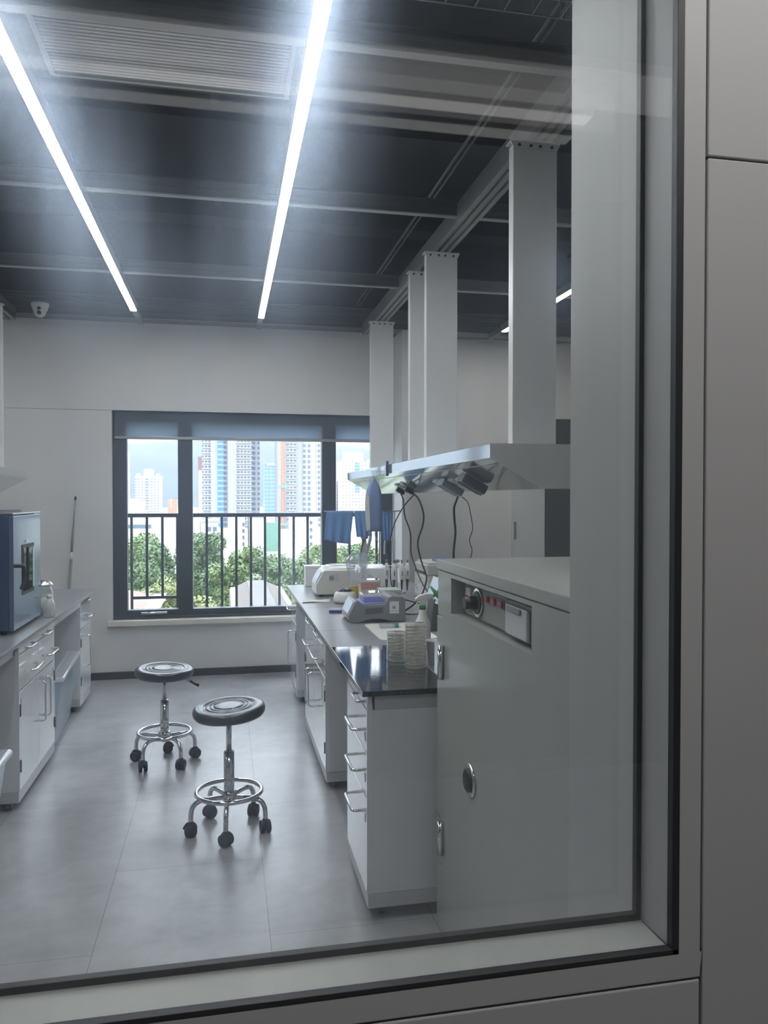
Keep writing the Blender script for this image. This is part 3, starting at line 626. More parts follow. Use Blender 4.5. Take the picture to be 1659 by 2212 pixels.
# ------------------------------------------------------------------ left bench things
bo = thing('blue_oven', 'dark blue bench oven with a window door standing on the left bench', 'oven', (-1.4, 4.54, .85))
MB().box(-1.72, -1.083, 4.243, 4.835, .872, 1.468).build('body', M['navy'], bo, bevel=.006)
fr = MB().box(-1.083, -1.06, 4.243, 4.835, .872, 1.462).build('door', M['bluefront'], bo, bevel=.004)
MB().box(-1.06, -1.057, 4.41, 4.665, 1.035, 1.305).build('door_window', M['rubber'], fr, bevel=.001)
MB().box(-1.057, -1.054, 4.43, 4.645, 1.055, 1.285).build('window_glass', M['pane_dark'], fr)
MB().box(-1.058, -1.052, 4.62, 4.648, 1.06, 1.28).build('window_reflection_strip', M['screen'], fr).name = 'painted_reflection'  # pale strip that paints a reflection onto the oven window
MB().tube(spline([(-1.06, 4.262, 1.205), (-1.035, 4.265, 1.205), (-1.022, 4.28, 1.20), (-1.018, 4.29, 1.16), (-1.02, 4.285, 1.12), (-1.03, 4.27, 1.085)], 5), .010, 12).build('door_handle', M['black'], fr)
MB().box(-1.059, -1.055, 4.49, 4.54, 1.312, 1.328).build('badge', M['wplastic'], fr)
MB().box(-1.72, -1.06, 4.24, 4.84, 1.468, 1.476).build('top_edge', M['steel'], bo, bevel=.002)
MB().box(-1.6, -1.15, 4.3, 4.78, 1.476, 1.486).build('top_vent', M['black'], bo, bevel=.002)
for x in (-1.66, -1.12):
    for y in (4.29, 4.79): MB().cyl((x, y, .85), (x, y, .875), .016, 14).build('foot', M['rubber'], bo)
jr = thing('glass_jar', 'clear glass jar with a glass lid beside the blue oven', 'jar', (-1.075, 4.93, .85))
MB().lathe([(0, .851), (.058, .851), (.062, .87), (.062, .99), (.052, 1.015), (.052, 1.03)], (-1.08, 4.96, 0), 36).build('body', M['jar'], jr)
MB().lathe([(0, .855), (.055, .855), (.055, .95), (0, .95)], (-1.08, 4.96, 0), 30).build('contents', M['wplastic'], jr)
MB().lathe([(.0, 1.062), (.03, 1.06), (.05, 1.048), (.062, 1.036), (.062, 1.028), (.0, 1.028)], (-1.08, 4.96, 0), 36).build('lid', M['steel'], jr)
pb = thing('plastic_bottle', 'small translucent bottle in front of the glass jar on the left bench', 'bottle', (-1.02, 4.80, .85))
MB().lathe([(0, .85), (.03, .85), (.033, .86), (.033, .93), (.02, .955), (.012, .96), (.012, .965)], (-1.022, 4.868, 0), 28).build('body', M['clearbox'], pb)
MB().lathe([(0, .985), (.014, .985), (.014, .962), (0, .962)], (-1.022, 4.868, 0), 20).build('cap', M['wplastic'], pb)
pl = thing('leaning_pole', 'thin grey pole leaning against the wall behind the left bench', 'pole', (-1.30, 6.93, 0))
A = Vector((-1.339, 6.86, 0.0)); B = Vector((-1.242, 6.945, 1.57))
MB().tube([A, A.lerp(B, .66)], .011, 10).build('lower_tube', M['gplastic'], pl)
MB().tube([A.lerp(B, .66), A.lerp(B, .70)], .008, 10).build('joint', M['wplastic'], pl)
MB().tube([A.lerp(B, .70), A.lerp(B, .83)], .010, 10).build('upper_tube', M['gplastic'], pl)
MB().tube([A.lerp(B, .83), A.lerp(B, .985)], .006, 10).build('thin_tube', M['alu'], pl)
MB().tube([A.lerp(B, .98), B], .008, 10).build('end_cap', M['black'], pl)

# ------------------------------------------------------------------ right bench things
ZT = .85
o = MB().box(.62, .742, 6.14, 6.25, ZT, 1.012).build('white_box', M['wplastic'], org=(.68, 6.2, ZT), bevel=.006)
tag(o, 'plain white foam box at the far left corner of the right bench', 'box'); o.name = 'foam_box'
MB().box(.617, .745, 6.137, 6.253, .995, 1.016).build('lid', M['wplastic'], o, bevel=.004)
bc = thing('large_centrifuge', 'big white bench instrument with a round lid in front of the window', 'centrifuge', (.95, 6.1, ZT))
MB().box(.74, 1.262, 5.86, 6.22, .86, 1.015).build('housing', M['wplastic'], bc, bevel=.012, seg=3)
MB().lathe([(0, 1.03), (.11, 1.03), (.125, 1.024), (.125, 1.012), (0, 1.012)], (.88, 6.04, 0), 40).build('lid', M['wplastic'], bc)
MB().lathe([(.085, 1.031), (.09, 1.035), (.095, 1.031)], (.88, 6.04, 0), 40).build('lid_ring', M['gplastic'], bc)
MB().box(.76, 1.25, 5.858, 5.862, .965, .972).build('trim_line', M['wplastic'], bc)
MB().box(.78, 1.22, 5.9, 6.18, ZT, .862).build('base', M['dgrey'], bc)
cf = thing('bench_centrifuge', 'cream bench centrifuge with a sloped control front on the right bench', 'centrifuge', (.78, 5.6, ZT))
MB().prism([(.627, .868), (.627, .94), (.677, 1.034), (.69, 1.04), (.94, 1.04), (.95, 1.03), (.95, .868)], 'Y', 5.46, 5.74).build('housing', M['cream'], cf, bevel=.008, seg=3)
MB().lathe([(0, 1.052), (.08, 1.05), (.098, 1.044), (.1, 1.038), (0, 1.038)], (.83, 5.6, 0), 36).build('lid', M['cream'], cf)
sl = MB(); sl.add([(.630, 5.49, .952), (.630, 5.71, .952), (.670, 5.71, 1.026), (.670, 5.49, 1.026), (.626, 5.49, .954), (.626, 5.71, .954), (.666, 5.71, 1.028), (.666, 5.49, 1.028)],
       [(0, 1, 2, 3), (7, 6, 5, 4), (0, 4, 5, 1), (1, 5, 6, 2), (2, 6, 7, 3), (3, 7, 4, 0)]); sl.build('control_face', M['screen'], cf)
lg = MB().cyl((.737, 5.458, .985), (.737, 5.461, .985), .0165, 28).build('emblem', M['dgrey'], cf)
MB().box(.715, .79, 5.4585, 5.4605, .962, 1.012).build('emblem_plate', M['skirt'], cf)
MB().lathe([(.018, 0), (.0, 0)], (.737, 5.4575, .985), 20, Matrix.Rotation(R(90), 3, 'X')).build('emblem_disc', M['gplastic'], cf)
for x in (.67, .91):
    for y in (5.5, 5.7): MB().cyl((x, y, ZT), (x, y, .87), .014, 12).build('foot', M['rubber'], cf)
mc = thing('mini_centrifuge', 'small white round mini centrifuge with a dark lid', 'centrifuge', (.785, 5.14, ZT))
MB().lathe([(0, .858), (.075, .858), (.079, .87), (.076, .90), (.066, .922), (.05, .93), (0, .93)], (.785, 5.14, 0), 40).build('body', M['wplastic'], mc)
MB().lathe([(0, .85), (.07, .85), (.074, .858), (0, .858)], (.785, 5.14, 0), 32).build('base', M['gplastic'], mc)
MB().lathe([(.056, .929), (.05, .938), (.03, .946), (0, .948)], (.785, 5.14, 0), 32).build('lid', M['pane_dark'], mc)
MB().lathe([(.0, .931), (.045, .931), (.03, .937), (0, .94)], (.785, 5.14, 0), 32).build('rotor', M['black'], mc)
# yellow beaker with clear bag
yb = MB().lathe([(0, .851), (.028, .851), (.031, .858), (.043, .95), (.046, .953), (.041, .95), (.029, .86), (0, .857)], (.868, 5.22, 0), 32).build('plastic_cup', M['yellow'], org=(.868, 5.22, .85))
tag(yb, 'yellow plastic cup holding a clear bag on the right bench', 'cup')
bgm = MB(); rows = []
rnd = random.Random(3)
prof = [(.026, .872, 0, 0), (.030, .91, 0, 0), (.040, .96, 0, 0), (.046, 1.0, 0, 0), (.052, 1.04, .005, 0), (.062, 1.08, .01, .01), (.070, 1.12, .015, .01), (.06, 1.155, .02, .012), (.03, 1.18, .03, .02)]
vs = []
for i, (r_, z_, ox, oy) in enumerate(prof):
    for k in range(28):
        a = 2 * math.pi * k / 28; rr_ = r_ * (1 + .16 * math.sin(3 * a + i * .6) * (i / 8) + rnd.uniform(-.07, .07) * (i / 8))
        vs.append((.868 + ox + rr_ * math.cos(a) * (1.1 if i > 3 else 1), 5.22 + oy + rr_ * math.sin(a), z_ + rnd.uniform(-.004, .004) * (i > 3)))
bgm.add(vs, [(i * 28 + k, i * 28 + (k + 1) % 28, (i + 1) * 28 + (k + 1) % 28, (i + 1) * 28 + k) for i in range(8) for k in range(28)], False)
o = bgm.build('plastic_bag', M['bag'], org=(.868, 5.22, .87)); tag(o, 'crumpled clear plastic bag standing open in the yellow cup', 'bag')
fl_ = MB(); vs = []
for i in range(7):
    for k in range(7):
        u, v = i / 6, k / 6; vs.append((.90 + .09 * u + .035 * (1 - v), 5.25 + .02 * math.sin(4 * u + 3 * v), .965 + .19 * v * (1 - .75 * u) + .012 * math.sin(7 * u) * v))
fl_.add(vs, [(i * 7 + k, i * 7 + k + 1, (i + 1) * 7 + k + 1, (i + 1) * 7 + k) for i in range(6) for k in range(6)], True)
fl_.build('bag_fold', M['bag'], o)
# tip boxes
tb = thing('tip_box', 'clear pipette tip box with a salmon band behind the grey instrument', 'box', (.91, 4.93, ZT))
MB().box(.848, .972, 4.88, 4.98, ZT, .975).build('base_box', M['tan'], tb, bevel=.003)
MB().box(.846, .974, 4.878, 4.982, .975, 1.0).build('band', M['pink'], tb, bevel=.002)
MB().box(.844, .976, 4.876, 4.984, 1.0, 1.028).build('clear_lid', M['clearbox'], tb, bevel=.004)
MB().box(.850, .970, 4.882, 4.978, 1.0, 1.016).build('tip_tray', M['tan'], tb, bevel=.002)
o = MB().box(.94, 1.06, 4.66, 4.8, ZT, .978).build('tip_box', M['palegreen'], org=(1.0, 4.7, ZT), bevel=.004)
tag(o, 'pale green box with lid standing behind the grey instrument', 'box')
MB().box(.935, 1.065, 4.655, 4.805, .97, .988).build('lid', M['palegreen'], o, bevel=.004)
# grey thermo instrument
th = thing('thermal_mixer', 'grey laboratory heating block with a sloped display and side vents on the right bench', 'instrument', (.83, 4.4, ZT))
prof = [(.676, .868), (.672, .892), (.712, .974), (.728, .976), (.762, .952), (.885, .952), (.903, .992), (.925, .998), (.99, .990), (1.0, .975), (1.0, .853), (.92, .851), (.885, .862), (.85, .870), (.79, .868), (.755, .855), (.735, .851), (.69, .851)]
MB().prism(prof, 'Y', 4.28, 4.55).build('housing', M['gplastic'], th, bevel=.006, seg=3)
dsp = MB(); dsp.add([(.6755, 4.31, .900), (.6755, 4.52, .900), (.7085, 4.52, .967), (.7085, 4.31, .967), (.671, 4.31, .902), (.671, 4.52, .902), (.704, 4.52, .969), (.704, 4.31, .969)],
        [(0, 1, 2, 3), (7, 6, 5, 4), (0, 4, 5, 1), (1, 5, 6, 2), (2, 6, 7, 3), (3, 7, 4, 0)]); dsp.build('display', M['screen'], th)
MB().box(.668, .672, 4.33, 4.50, .875, .89).build('buttons', M['tan'], th)
ve = MB()
for k in range(12): ve.box(.770 + k * .0085, .7735 + k * .0085, 4.2785, 4.2805, .898 + k * .0006, .930 + k * .0006)
ve.build('vents', M['black'], th)
lb = MB().box(.908, .962, 4.2785, 4.2805, .900, .968).build('label_plate', M['wplastic'], th)
bcx = MB(); x = .924
for k in range(7): wq = (.0012, .002, .0008)[k % 3]; bcx.box(x, x + wq, 4.278, 4.2786, .927, .943); x += wq + .0016
bcx.build('barcode', M['black'], lb); MB().box(.913, .957, 4.278, 4.2786, .913, .915).box(.913, .918, 4.278, 4.2786, .958, .962).build('print', M['gplastic'], lb)
MB().box(.745, .895, 4.30, 4.52, .951, .958).build('block_tray', M['purple'], th, bevel=.002)
pr_ = thing('tube_rack', 'lilac tube rack with a clear lid resting on the grey heating block', 'rack', (.82, 4.4, .957))
MB().box(.767, .878, 4.34, 4.46, .9585, .988).build('rack', M['purple'], pr_, bevel=.002)
rc = MB()
for i in range(4):
    for j in range(5): rc.cyl((.78 + j * .0212, 4.355 + i * .03, .988), (.78 + j * .0212, 4.355 + i * .03, .994), .0075, 10)
rc.build('tube_caps', M['wplastic'], pr_)
MB().box(.765, .880, 4.338, 4.462, .989, 1.012).build('clear_lid', M['clearbox'], pr_, bevel=.003)
# small things
o = MB().prism([(.618, 4.70), (.69, 4.685), (.712, 4.735), (.64, 4.745)], 'Z', ZT, .866).build('slide_box', M['blue'], org=(.66, 4.71, ZT), bevel=.002)
tag(o, 'small royal blue box lying alone on the grey worktop', 'box')
MB().prism([(.622, 4.702), (.68, 4.692), (.66, 4.735), (.64, 4.742)], 'Z', .866, .870).build('label_patch', M['skirt'], o)
pp = MB(); vs = []
for i in range(9):
    for k in range(5):
        u, v = i / 8, k / 4; vs.append((.50 + .19 * u + .02 * v, 5.18 + .13 * v + .02 * u, ZT + .003 + .003 * math.sin(5 * u + 2 * v)))
pp.add(vs, [(i * 5 + k, i * 5 + k + 1, (i + 1) * 5 + k + 1, (i + 1) * 5 + k) for i in range(8) for k in range(4)], True)
o = pp.build('paper_sheet', M['paper'], org=(.6, 5.24, ZT), solid=.0015); tag(o, 'strip of white paper lying on the far left of the right bench', 'paper')
def rrect(x0, x1, y0, y1, r_, n=6):
    out = []
    for cx_, cy_, a0 in ((x1 - r_, y1 - r_, 0), (x0 + r_, y1 - r_, 90), (x0 + r_, y0 + r_, 180), (x1 - r_, y0 + r_, 270)):
        for k in range(n + 1): a = R(a0 + 90 * k / n); out.append((cx_ + r_ * math.cos(a), cy_ + r_ * math.sin(a)))
    return out
M['mat'] = pbr('white_quilted_mat', (0.66, 0.66, 0.63), 0.85, bump=0.6, bscale=14)
o = MB().prism(rrect(.748, 1.042, 3.72, 4.21, .035), 'Z', ZT, .8565).build('absorbent_mat', M['mat'], org=(.95, 3.95, ZT), bevel=.002)
tag(o, 'white wrinkled absorbent mat with rounded corners on the right bench', 'mat')
tu = thing('tube_pouch', 'clear pouch of tubes with a teal cap lying on the white mat', 'tube', (.87, 4.06, .8565))
MB().box(.805, .895, 4.04, 4.085, .857, .878).build('pouch', M['clearbox'], tu, bevel=.008, seg=3)
MB().cyl((.81, 4.062, .869), (.893, 4.062, .869), .009, 14).build('tube', M['bag'], tu)
MB().cyl((.893, 4.062, .8695), (.910, 4.062, .8695), .0125, 20).build('cap', M['teal'], tu)
# petri dishes
def petri_proto(label, grp):
    t = thing('petri_dish', label, 'petri dish', (0, 0, 0), grp)
    MB().lathe([(0, .0006), (.0432, .0006), (.0438, .0012), (.0438, .0125)], (0, 0, 0), 40).build('base_dish', M['petri'], t)
    MB().lathe([(0, .0148), (.0458, .0148), (.0464, .0142), (.0464, .0045)], (0, 0, 0), 40).build('lid', M['petri'], t)
    MB().lathe([(0, .0022), (.042, .0022), (.042, .0065), (0, .0065)], (0, 0, 0), 32).build('agar', M['agar'], t)
    return t
p0 = petri_proto('', ''); first = True
NT, NS = 12, 8
for (cx_, cy_, n_, nm_) in ((.772, 3.12, NT, 'tall'), (.728, 3.27, NS, 'short')):
    for k in range(n_):
        t = p0 if first else copy_tree(p0); first = False
        t.location = (cx_ + random.uniform(-.0015, .0015), cy_ + random.uniform(-.0015, .0015), ZT + k * .0152)
        pos = 'bottom' if k == 0 else 'topmost' if k == n_ - 1 else None
        if pos: t['label'] = 'clear petri dish, %s of the %s stack on the glossy worktop' % (pos, 'taller' if nm_ == 'tall' else 'shorter rear')
        else: t['label'] = 'clear petri dish, number %d from the bottom of the %s stack' % (k + 1, 'taller' if nm_ == 'tall' else 'shorter rear')
        t['group'] = 'petri dishes in the %s stack' % ('taller' if nm_ == 'tall' else 'shorter')
# spray bottle
sb_ = thing('spray_bottle', 'white spray bottle with a green collar beside the petri dishes', 'bottle', (.90, 3.5, ZT))
MB().lathe([(0, .851), (.034, .851), (.038, .858), (.038, .955), (.034, .975), (.022, 1.0), (.0165, 1.02), (.0155, 1.035), (0, 1.035)], (.90, 3.5, 0), 36).build('body', M['wplastic'], sb_)
MB().lathe([(0, 1.033), (.0165, 1.033), (.0165, 1.053), (0, 1.053)], (.90, 3.5, 0), 28).build('collar', M['green'], sb_)
hd = MB().prism([(.888, 1.053), (.912, 1.053), (.916, 1.075), (.95, 1.088), (.95, 1.105), (.915, 1.108), (.88, 1.098), (.864, 1.085), (.866, 1.075), (.886, 1.078)], 'Y', 3.488, 3.512).build('spray_head', M['wplastic'], sb_, bevel=.004, seg=3)
MB().tube(spline([(.876, 3.5, 1.076), (.872, 3.5, 1.055), (.864, 3.5, 1.035)], 4), .004, 8).build('trigger', M['wplastic'], sb_)
cu = MB().lathe([(0, .851), (.026, .851), (.036, .95), (.038, .953), (.035, .95), (.025, .855), (0, .855)], (.862, 3.15, 0), 32).build('plastic_cup', M['wplastic'], org=(.862, 3.15, .85))
tag(cu, 'white plastic cup half hidden behind the drying oven', 'cup')
# dark stand with tablet and green ribbon
sd_ = thing('instrument_stand', 'dark grey angled stand with a tilted display behind the spray bottle', 'stand', (1.1, 4.0, ZT))
MB().prism([(1.05, ZT), (1.22, ZT), (1.22, .90), (1.14, .94), (1.10, 1.02), (1.075, 1.02), (1.06, .93)], 'Y', 3.93, 4.05).build('stand', M['dgrey'], sd_, bevel=.004)
MB().prism([(1.075, 1.0), (1.09, 1.0), (1.135, 1.12), (1.12, 1.125)], 'Y', 3.88, 4.12).build('display', M['screen'], sd_, bevel=.002)
gt = MB().tube([(1.05, 3.92, 1.09), (1.075, 3.90, 1.055), (1.11, 3.92, 1.01)], [.006, .012, .006], 8).tube([(1.115, 3.92, 1.085), (1.078, 3.90, 1.055), (1.055, 3.92, 1.03)], [.006, .012, .006], 8).build('ribbon', M['green'], sd_)
# instrument at the back right
pn_ = thing('imaging_instrument', 'cream boxy instrument with a sticker covered side at the back of the right bench', 'instrument', (1.55, 5.3, ZT))
MB().box(1.335, 1.62, 5.06, 5.42, .855, 1.10).build('housing', M['cream'], pn_, bevel=.008, seg=3)
MB().box(1.33, 1.60, 5.055, 5.43, 1.03, 1.034).build('seam', M['gplastic'], pn_)
MB().box(1.35, 1.60, 5.08, 5.4, 1.10, 1.115).build('top_plate', M['wplastic'], pn_, bevel=.004)
MB().tube(spline([(1.60, 5.25, 1.02), (1.7, 5.25, 1.03), (1.82, 5.25, .99), (1.9, 5.25, .93)], 5), [.085, .086, .086, .085, .084, .082, .08, .078, .075, .07, .064, .058, .05, .04, .03, .02], 24).build('rounded_end', M['cream'], pn_)
MB().box(1.331, 1.336, 5.09, 5.40, 1.035, 1.05).build('display_bar', M['black'], pn_, bevel=.001)
rs = random.Random(5)
stk = MB().box(1.332, 1.3355, 5.08, 5.41, .88, 1.02).build('notice_panel', M['wplastic'], pn_)
nt_ = MB()
for i in range(9):
    for k in range(6):
        if rs.random() < .6:
            y = 5.10 + k * .05; z = .89 + i * .014; nt_.box(1.3312, 1.3322, y, y + rs.uniform(.01, .04), z, z + .006)
nt_.build('notice_print', M['gplastic'], stk)
o = MB().box(1.42, 1.555, 5.14, 5.26, 1.115, 1.137).build('blue_box', M['blue'], org=(1.5, 5.2, 1.115), bevel=.004); o.name = 'tip_rack'
tag(o, 'flat royal blue rack lying on top of the cream instrument', 'rack')
# pipette stand
ps = thing('pipette_stand', 'round pipette stand at the back of the right bench', 'stand', (1.24, 5.62, ZT))
MB().lathe([(0, ZT), (.075, ZT), (.078, .856), (.07, .864), (0, .866)], (1.24, 5.62, 0), 36).build('base', M['wplastic'], ps)
MB().cyl((1.24, 5.62, .86), (1.24, 5.62, 1.08), .012, 18).build('pole', M['wplastic'], ps)
MB().lathe([(.0, 1.04), (.075, 1.04), (.078, 1.047), (.075, 1.054), (0, 1.054)], (1.24, 5.62, 0), 36).build('holder_ring', M['clearbox'], ps)
MB().box(1.215, 1.265, 5.60, 5.64, 1.075, 1.097).build('top_knob', M['gplastic'], ps, bevel=.005)
names = ['left', 'second from the left', 'second from the right', 'right']
for k, (px_, py_) in enumerate(((1.165, 5.60), (1.208, 5.54), (1.265, 5.535), (1.315, 5.57))):
    t = thing('pipette', 'grey pipette hanging on the round stand, %s of the four' % ('leftmost' if k == 0 else 'rightmost' if k == 3 else names[k]), 'pipette', (px_, py_, 1.05), 'pipettes on the round stand')
    MB().lathe([(0, 1.075), (.009, 1.075), (.011, 1.065), (.016, 1.05), (.0165, .965), (.011, .955), (0, .955)], (px_, py_, 0), 20).build('body', M['wplastic'], t)
    MB().lathe([(.011, .956), (.0095, .93), (.006, .885), (.0045, .87), (0, .87)], (px_, py_, 0), 16).build('tip_cone', M['dgrey'], t)
    MB().lathe([(0, 1.075), (.005, 1.075), (.005, 1.09), (.011, 1.092), (.011, 1.10), (0, 1.101)], (px_, py_, 0), 16).build('plunger', M['gplastic'], t)
    MB().box(px_ - .003, px_ + .003, py_ - .018, py_ - .0155, .985, 1.02).build('display', M['dgrey'], t)
# curved white arm with dark inner oval
ar = thing('magnifier_arm', 'curved white stand arm with a dark oval inset in front of the window', 'lamp arm', (1.0, 5.62, ZT))
ap = spline([(1.0, 5.62, .85), (.995, 5.62, 1.0), (1.015, 5.62, 1.14), (1.045, 5.62, 1.25), (1.04, 5.62, 1.29), (1.0, 5.62, 1.295)], 5)
MB().tube(ap, .012, 12).build('arm', M['wplastic'], ar)
MB().tube(spline([(.965, 5.60, 1.08), (.972, 5.60, 1.16), (.99, 5.60, 1.23), (1.02, 5.60, 1.27)], 5), .0045, 8).build('inner_edge', M['black'], ar)
MB().prism([(.955, 1.06), (.962, 1.15), (.985, 1.225), (1.012, 1.255), (1.02, 1.2), (1.005, 1.10), (.985, 1.03)], 'Y', 5.605, 5.612).build('oval_face', M['wplastic'], ar)
MB().box(.972, 1.028, 5.60, 5.615, 1.255, 1.29).build('head_plate', M['wplastic'], ar, bevel=.004)
dm = MB()
for (a, b_) in ((.98, 1.265), (.99, 1.272), (1.0, 1.263), (1.01, 1.275), (1.015, 1.262), (.985, 1.28)): dm.cyl((a, 5.598, b_), (a, 5.6005, b_), .0035, 8)
dm.build('pattern_marks', M['black'], ar)
MB().lathe([(0, ZT), (.06, ZT), (.06, .86), (0, .862)], (1.0, 5.62, 0), 28).build('base', M['wplastic'], ar)
# drying rail with cloth
dr = thing('drying_rail', 'thin pale drying rail standing behind the pipette stand', 'rail', (1.2, 5.5, ZT))
MB().tube(spline([(1.25, 5.78, .86), (1.25, 5.78, 1.15), (1.245, 5.77, 1.24), (1.225, 5.76, 1.27), (1.19, 5.74, 1.26), (1.18, 5.74, 1.2), (1.178, 5.74, 1.13)], 6), .008, 10).build('gooseneck', M['skirt'], dr)
MB().tube([(1.265, 5.78, .86), (1.265, 5.78, 1.462)], .004, 8).tube([(1.265, 5.78, 1.46), (1.245, 5.5, 1.46)], .004, 8).tube([(.69, 5.5, 1.46), (1.25, 5.5, 1.46)], .003, 8).build('rail', M['skirt'], dr)
MB().lathe([(0, ZT), (.04, ZT), (.04, .862), (0, .864)], (1.255, 5.78, 0), 24).build('base', M['skirt'], dr)
def cloth(x0, x1, xb0, xb1, z1, zb0, zb1, y, name, mat, label, cat, amp=.008, fr_=3, ph=0.0, parent=None):
    m = MB(); vs = []; nx, nz = 24, 14
    for i in range(nx + 1):
        for k in range(nz + 1):
            u, v = i / nx, k / nz
            zb = zb0 + (zb1 - zb0) * u; xx = (x0 + (x1 - x0) * u) * (1 - v) + (xb0 + (xb1 - xb0) * u) * v
            vs.append((xx, y + amp * v * math.sin(fr_ * 6.28 * u + ph) - .004, z1 * (1 - v) + zb * v - .004 * math.sin(3.1 * u) * v))
    m.add(vs, [(i * (nz + 1) + k, i * (nz + 1) + k + 1, (i + 1) * (nz + 1) + k + 1, (i + 1) * (nz + 1) + k) for i in range(nx) for k in range(nz)], True)
    o = m.build(name, mat, parent, org=None if parent else ((x0 + x1) / 2, y, z1), solid=.003)
    if label: tag(o, label, cat)
    return o
c1 = cloth(.705, .90, .688, .872, 1.462, 1.255, 1.225, 5.494, 'blue_cloth', M['cloth'], 'blue cloth hung over the thin rail in front of the window', 'cloth')
cloth(.903, 1.02, .925, 1.035, 1.462, 1.275, 1.285, 5.492, 'right_flap', M['cloth'], None, None, parent=c1)
cloth(1.10, 1.19, 1.12, 1.18, 1.462, 1.25, 1.25, 5.506, 'rear_flap', M['cloth'], None, None, parent=c1)
# hanging bag
hb = thing('hanging_bag', 'dusty blue hanging bag clipped to the front lip of the right wing', 'bag', (.965, 5.0, 1.73))
vs = []; PR = [(.004, 1.70, 0), (.012, 1.672, 0), (.030, 1.645, 0), (.047, 1.60, 0), (.054, 1.55, 0), (.056, 1.45, 0), (.057, 1.38, 0), (.055, 1.335, 0)]
for i, (r_, z_, _) in enumerate(PR):
    for k in range(24):
        a = 2 * math.pi * k / 24; q = r_ * (1 + .08 * math.sin(5 * a))
        vs.append((.955 + q * math.cos(a), 5.0 + q * .5 * math.sin(a), z_))
MB().add(vs, [(i * 24 + k, i * 24 + (k + 1) % 24, (i + 1) * 24 + (k + 1) % 24, (i + 1) * 24 + k) for i in range(7) for k in range(24)] + [tuple(range(7 * 24, 8 * 24))], True).build('bag_body', M['bagblue'], hb)
MB().prism([(.898, 1.60), (.917, 1.56), (.925, 1.345), (.903, 1.34), (.895, 1.45)], 'Y', 4.965, 4.975).build('white_side', M['paper'], hb)
MB().prism([(.93, 1.735), (.985, 1.735), (.962, 1.69), (.97, 1.66), (.94, 1.66), (.95, 1.69)], 'Y', 4.985, 5.005).build('knot', M['bag'], hb)
MB().box(.972, .982, 4.975, 5.015, 1.70, 1.765).build('clip', M['clearbox'], hb, bevel=.002)
o = MB().prism(rrect(4.66, 4.70, 1.69, 1.782, .012), 'X', .966, .984).build('lip_clip', M['navy'], org=(.975, 4.68, 1.69), bevel=.003)
tag(o, 'dark blue rounded clip on the front lip of the right wing', 'clip')
o = MB().tube(spline([(.98, 4.98, 1.70), (1.01, 5.1, 1.60), (1.0, 5.15, 1.5), (1.02, 5.2, 1.4), (1.0, 5.2, 1.3), (1.06, 5.3, 1.22), (1.02, 5.3, 1.13), (1.08, 5.3, 1.08), (1.03, 5.3, 1.0), (1.06, 5.3, .95)], 6), .0018, 6).build('hanging_string', M['wplastic'], org=(.98, 4.98, 1.7))
tag(o, 'thin white string dangling beside the hanging blue bag', 'string')
# cables
def cable(pts, r_, mat, name, label, plug=None, pm=None):
    o = MB().tube(spline(pts, 7), r_, 8).build(name, mat, org=pts[0]); tag(o, label, 'cable')
    if plug:
        slope_box(*plug, pm or M['black'], 'plug', o, .008, .006)
    return o
E_ = lambda u, y, out: tuple(on_slope(u, y, out))
cable([E_(.86, 4.97, .03), (1.12, 4.93, 1.585), (1.135, 4.92, 1.54), (1.14, 4.9, 1.44), (1.165, 4.85, 1.33), (1.17, 4.85, 1.2), (1.185, 4.8, 1.12), (1.21, 4.72, 1.02), (1.25, 4.6, .93), (1.28, 4.5, .857)], .0045, M['rubber'],
      'power_cable', 'black cable hanging from the farther black plug of the wing', (.6, .84, 4.945, 4.99, .03))
cable([E_(.86, 4.72, .03), (1.14, 4.70, 1.585), (1.175, 4.68, 1.55), (1.20, 4.65, 1.46), (1.195, 4.65, 1.38), (1.165, 4.65, 1.28), (1.175, 4.62, 1.18), (1.20, 4.58, 1.08), (1.19, 4.55, 1.04), (1.15, 4.5, .97), (1.09, 4.46, .92), (1.03, 4.5, .87), (1.02, 4.52, .857), (1.07, 4.6, .856)], .0055, M['rubber'],
      'power_cable', 'thick black cable looping from the nearer black plug down to the worktop', (.6, .84, 4.70, 4.745, .03))
cable([(1.15, 4.70, 1.572), (1.11, 4.8, 1.50), (1.10, 5.0, 1.40), (1.11, 5.2, 1.29), (1.12, 5.35, 1.2), (1.16, 5.46, 1.10), (1.17, 5.47, .95), (1.20, 5.46, .857)], .004, M['rubber'],
      'power_cable', 'black cable slanting from the nearer plug toward the pipette stand')
cable([(1.19, 3.86, 1.582), (1.175, 3.86, 1.545), (1.16, 3.86, 1.50), (1.175, 3.9, 1.43), (1.195, 3.95, 1.37), (1.185, 3.95, 1.27), (1.20, 4.0, 1.22), (1.28, 4.3, 1.17), (1.42, 4.7, 1.13), (1.53, 4.93, 1.10)], .006, M['rubber'],
      'power_cable', 'thick black cable hanging from the near sockets behind the oven')
nc = [o for o in COL.objects if o.name.startswith('power_cable')][-1]
MB().prism([(1.49, 1.075), (1.50, 1.10), (1.525, 1.105), (1.575, 1.10), (1.56, 1.075)], 'Y', 4.90, 4.96).build('connector', M['dgrey'], nc, bevel=.004)
cable([E_(.95, 3.74, .04), (1.19, 3.72, 1.53), (1.205, 3.72, 1.47), (1.215, 3.72, 1.40), (1.205, 3.74, 1.34), (1.225, 3.76, 1.28), (1.21, 3.8, 1.20), (1.24, 4.0, 1.14), (1.30, 4.6, 1.08), (1.39, 5.03, 1.02)], .0025, M['dgrey'],
      'thin_cable', 'thin dark cable hanging from the grey power adapter')
o = slope_box(.42, .92, 3.72, 3.83, .035, M['gplastic'], 'power_adapter', None, .008, .004, org=on_slope(.6, 3.77)); tag(o, 'grey box power adapter plugged into the right wing', 'adapter')
